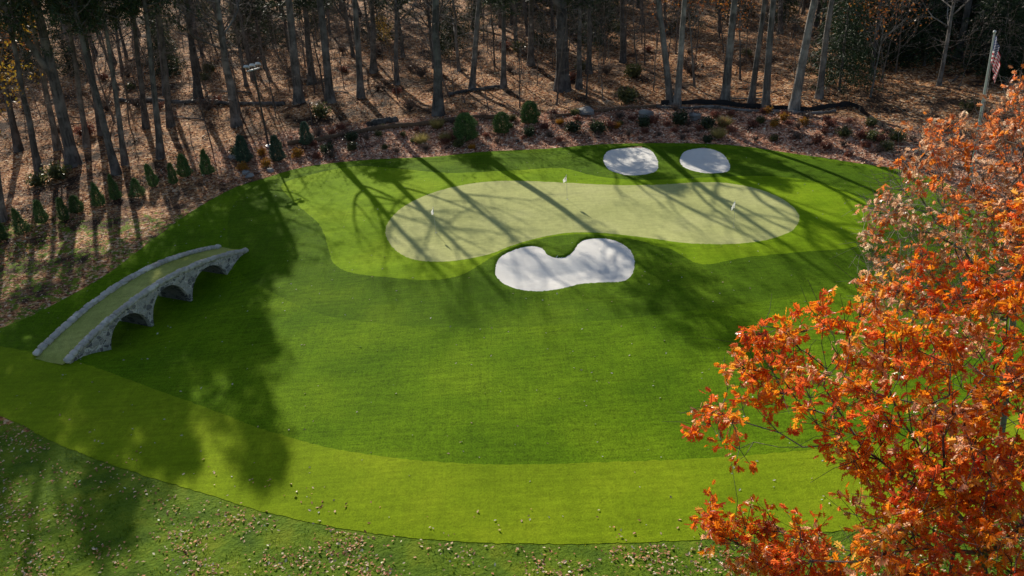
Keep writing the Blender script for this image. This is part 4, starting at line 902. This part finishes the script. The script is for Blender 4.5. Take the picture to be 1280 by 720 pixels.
def near_oak(seed, label, poly, holes, depth, thick, n, trunk_px, trunk_depth, base_xy, per, lsize, cols, gaps, twig_m, bare_twigs, rtip=.007, grid=16, huex=False, name='oak_tree'):
    rng = np.random.default_rng(seed); S = polysample(poly, n, rng, grid); pa = np.array(poly, float)
    if holes:
        for (hx, hy, rx, ry, pr) in holes: S = S[~((((S[:, 0] - hx) / rx) ** 2 + ((S[:, 1] - hy) / ry) ** 2 < 1) & (rng.random(len(S)) < pr))]
    dd = -sdf(pa, S[:, 0], S[:, 1]); th = thick * np.sqrt(np.clip(dd / 160, .05, 1)); A = []
    for (px, py), t in zip(S, th): A.append(CAM + pray(px, py) * (depth + rng.uniform(-1, 1) * t + (py - 400) * -.004))
    A = np.array(A); hub = CAM + pray(*trunk_px) * trunk_depth; base = np.array([base_xy[0], base_xy[1], G(*base_xy)])
    nodes = [base + np.array([0, 0, -.3])]; par = [-1]
    for t in np.linspace(.15, 1, 8):
        nodes.append(base + (hub - base) * t + np.array([math.sin(t * 4) * .08, math.cos(t * 5) * .08, 0])); par.append(len(nodes) - 2)
    plen = [0.0] + [.01] * 8
    order = np.argsort(np.linalg.norm(A - hub, axis=1))
    NA = np.array(nodes); PL = np.array(plen); PA = list(par); tips = []
    for a in A[order]:
        dv = a - NA; ds = np.linalg.norm(dv, axis=1); cost = ds + .30 * PL; cost[:5] += 50
        k = int(np.argmin(cost)); L = ds[k]; m = max(1, int(L / .35)); prev = k
        side = rng.normal(size=3) * .07 * L
        for q in range(1, m + 1):
            f = q / m; p = NA[k] + (a - NA[k]) * f + side * math.sin(f * PI) + np.array([0, 0, -.10 * L * math.sin(f * PI)])
            NA = np.vstack([NA, p]); PL = np.append(PL, PL[k] + L * f); PA.append(prev); prev = len(NA) - 1
        tips.append(prev)
    nn = len(NA); r2 = np.zeros(nn); kids = [[] for _ in range(nn)]
    for i in range(1, nn): kids[PA[i]].append(i)
    for i in range(nn - 1, -1, -1): r2[i] = max(rtip ** 2.3, sum(r2[c] for c in kids[i]))
    R = np.minimum(r2 ** (1 / 2.3), .2)
    base_loc = base.copy()
    t = thing(name, label, 'tree', base_loc); tr = MB()
    stack = [(0, [0])]; seen = set()
    def chain(i, pre):
        while True:
            c = [(i, pre)]
            return c
    todo = [(0, None)]
    while todo:                                               # follow the thickest child, start a new limb for the others
        i, p = todo.pop(); ch = [] if p is None else [p]; ch.append(i)
        while kids[ch[-1]]:
            ks = sorted(kids[ch[-1]], key=lambda c: -R[c]); cur = ch[-1]; ch.append(ks[0])
            for o in ks[1:]: todo.append((o, cur))
        if len(ch) < 2: continue
        rad = R[ch].copy()
        if p is not None: rad[0] = min(rad[0], rad[1] * 1.15)
        tr.tube(NA[ch] - base_loc, rad, 8 if rad[0] > .03 else 5)
    tr.build('trunk', M_bark if twig_m is None else twig_m, t)
    lf, tw = MB(), MB(); P = []; D = []; hue = []
    for i in tips:
        d0 = NA[i] - NA[PA[i]]; d0 = d0 / (np.linalg.norm(d0) + 1e-9); nc = max(1, int(rng.poisson(per[0]))) if rng.random() > gaps else int(rng.random() < .3)
        h = rng.random()
        if huex: h = h * .62 + .42 * float(np.clip((NA[i][0] / NA[i][1] - .42) / .16, 0, 1)) * rng.uniform(.35, 1)
        for c in range(nc):
            dc = d0 * .8 + rng.normal(size=3) * .7 + np.array([0, 0, .15]); dc /= np.linalg.norm(dc); L = rng.uniform(.15, .5); e = NA[i] + dc * L
            tw.tube(np.array([NA[i], NA[i] + dc * L * .5 + rng.normal(size=3) * .02, e]) - base_loc, [.006, .005, .003], 3)
            m = int(rng.integers(*per[1])); dd_ = dc * .7 + rdir(rng, m) * 1.0 + np.array([0, 0, -.25]); P.append(e + rng.normal(size=(m, 3)) * .05 - dc * rng.uniform(0, .16, (m, 1))); D.append(dd_); hue.append(np.full(m, np.clip(h + rng.normal() * .12, 0, 1)))
        for c in range(bare_twigs):
            dc = d0 * .7 + rng.normal(size=3) * .7 + np.array([0, 0, .25]); dc /= np.linalg.norm(dc); L = rng.uniform(.3, .9); mid = NA[i] + dc * L * .5 + rng.normal(size=3) * .05; tw.tube(np.array([NA[i], mid, mid + (dc + rng.normal(size=3) * .35) * L * .5]) - base_loc, [.007, .005, .003], 3)
    P = np.vstack(P) - base_loc; D = np.vstack(D); hue = np.concatenate(hue); n_ = len(P); cs = np.array(cols); idx = np.clip((hue + rng.normal(size=n_) * .16) * len(cs), 0, len(cs) - 1).astype(int)
    C = np.clip(cs[idx] * (1 + rng.normal(size=(n_, 1)) * .16), 0, 1)
    add_leaves(lf, P, D, lsize * rng.uniform(.65, 1.2, n_), C, rng)
    tw.build('twigs', twig_m or M_twig, t); lf.build('crown', M_oak, t); print(name, 'leaves', n_)
FIRE = [(.90, .17, .04), (.92, .19, .02), (.95, .25, .012), (.96, .31, .015), (.96, .38, .025), (.94, .26, .05), (.95, .46, .08), (.96, .50, .30)]
RUSS = [(.86, .66, .48), (.78, .48, .30), (.84, .56, .38), (.72, .38, .20), (.78, .34, .15), (.82, .26, .08), (.86, .22, .05), (.90, .28, .04)]
near_oak(201, 'bright orange red oak crown filling the lower right corner, nearest the viewer', [(870, 532), (893, 500), (923, 470), (930, 425), (963, 400), (983, 418), (1007, 412), (1026, 375), (1054, 372), (1079, 355), (1130, 345), (1170, 340), (1215, 352), (1240, 325), (1280, 255), (1420, 230), (1480, 700), (1300, 800), (1002, 790), (938, 730),
    (913, 690), (876, 655), (898, 645), (943, 660), (968, 640), (993, 600), (968, 590), (938, 600), (898, 585), (888, 555)], [(975, 575, 70, 60, .9), (1010, 615, 60, 46, .85), (1040, 560, 30, 28, .6), (1200, 415, 30, 30, .6), (930, 640, 34, 16, .95), (1130, 560, 18, 26, .6), (1060, 660, 30, 26, .5)],
    14.5, 1.4, 690, (1230, 770), 15.0, (8.0, 11.0), (4.2, (6, 12)), .145, FIRE, .20, None, 1, .0055, 13)
near_oak(202, 'half bare russet oak with faded leaves and grey twigs in front of the flagpole', [(1078, 350), (1086, 300), (1092, 255), (1108, 240), (1115, 215), (1145, 205), (1150, 165), (1172, 145), (1196, 160), (1215, 190), (1226, 150), (1250, 135), (1275, 105), (1420, 60), (1460, 420), (1300, 400), (1180, 400), (1090, 385)], [(1130, 300, 35, 40, .3), (1200, 210, 14, 30, .7)],
    22.0, 2.6, 800, (1270, 400), 23.5, (14.0, 19.0), (2.3, (4, 8)), .17, RUSS, .18, M_grey_twig, 4, .0065, 9, True)

# ------------------------------------------------------------------ light
w = bpy.data.worlds.new('World'); scene.world = w; w.use_nodes = True; nt = w.node_tree
sky = nt.nodes.new('ShaderNodeTexSky'); sky.sky_type = 'NISHITA'; sky.sun_disc = False; sky.sun_elevation = SUN_EL; sky.sun_rotation = SUN_AZ
nt.links.new(sky.outputs[0], nt.nodes['Background'].inputs[0]); nt.nodes['Background'].inputs[1].default_value = .09
sd = bpy.data.lights.new('sun', 'SUN'); so = bpy.data.objects.new('sun', sd); COL.objects.link(so); sd.energy = 5.0; sd.angle = math.radians(.53); sd.color = (1, .915, .78)
so.rotation_euler = Vector(SUN).to_track_quat('Z', 'Y').to_euler(); so.location = (-30, 80, 60)

scene.view_settings.view_transform = 'Standard'; scene.view_settings.look = 'None'; scene.view_settings.exposure = 0; scene.view_settings.gamma = 1
scene.render.engine = 'CYCLES'; scene.cycles.max_bounces = 6; scene.cycles.diffuse_bounces = 3; scene.cycles.glossy_bounces = 2; scene.cycles.transmission_bounces = 3
scene.cycles.use_denoising = True; scene.cycles.sample_clamp_indirect = 6
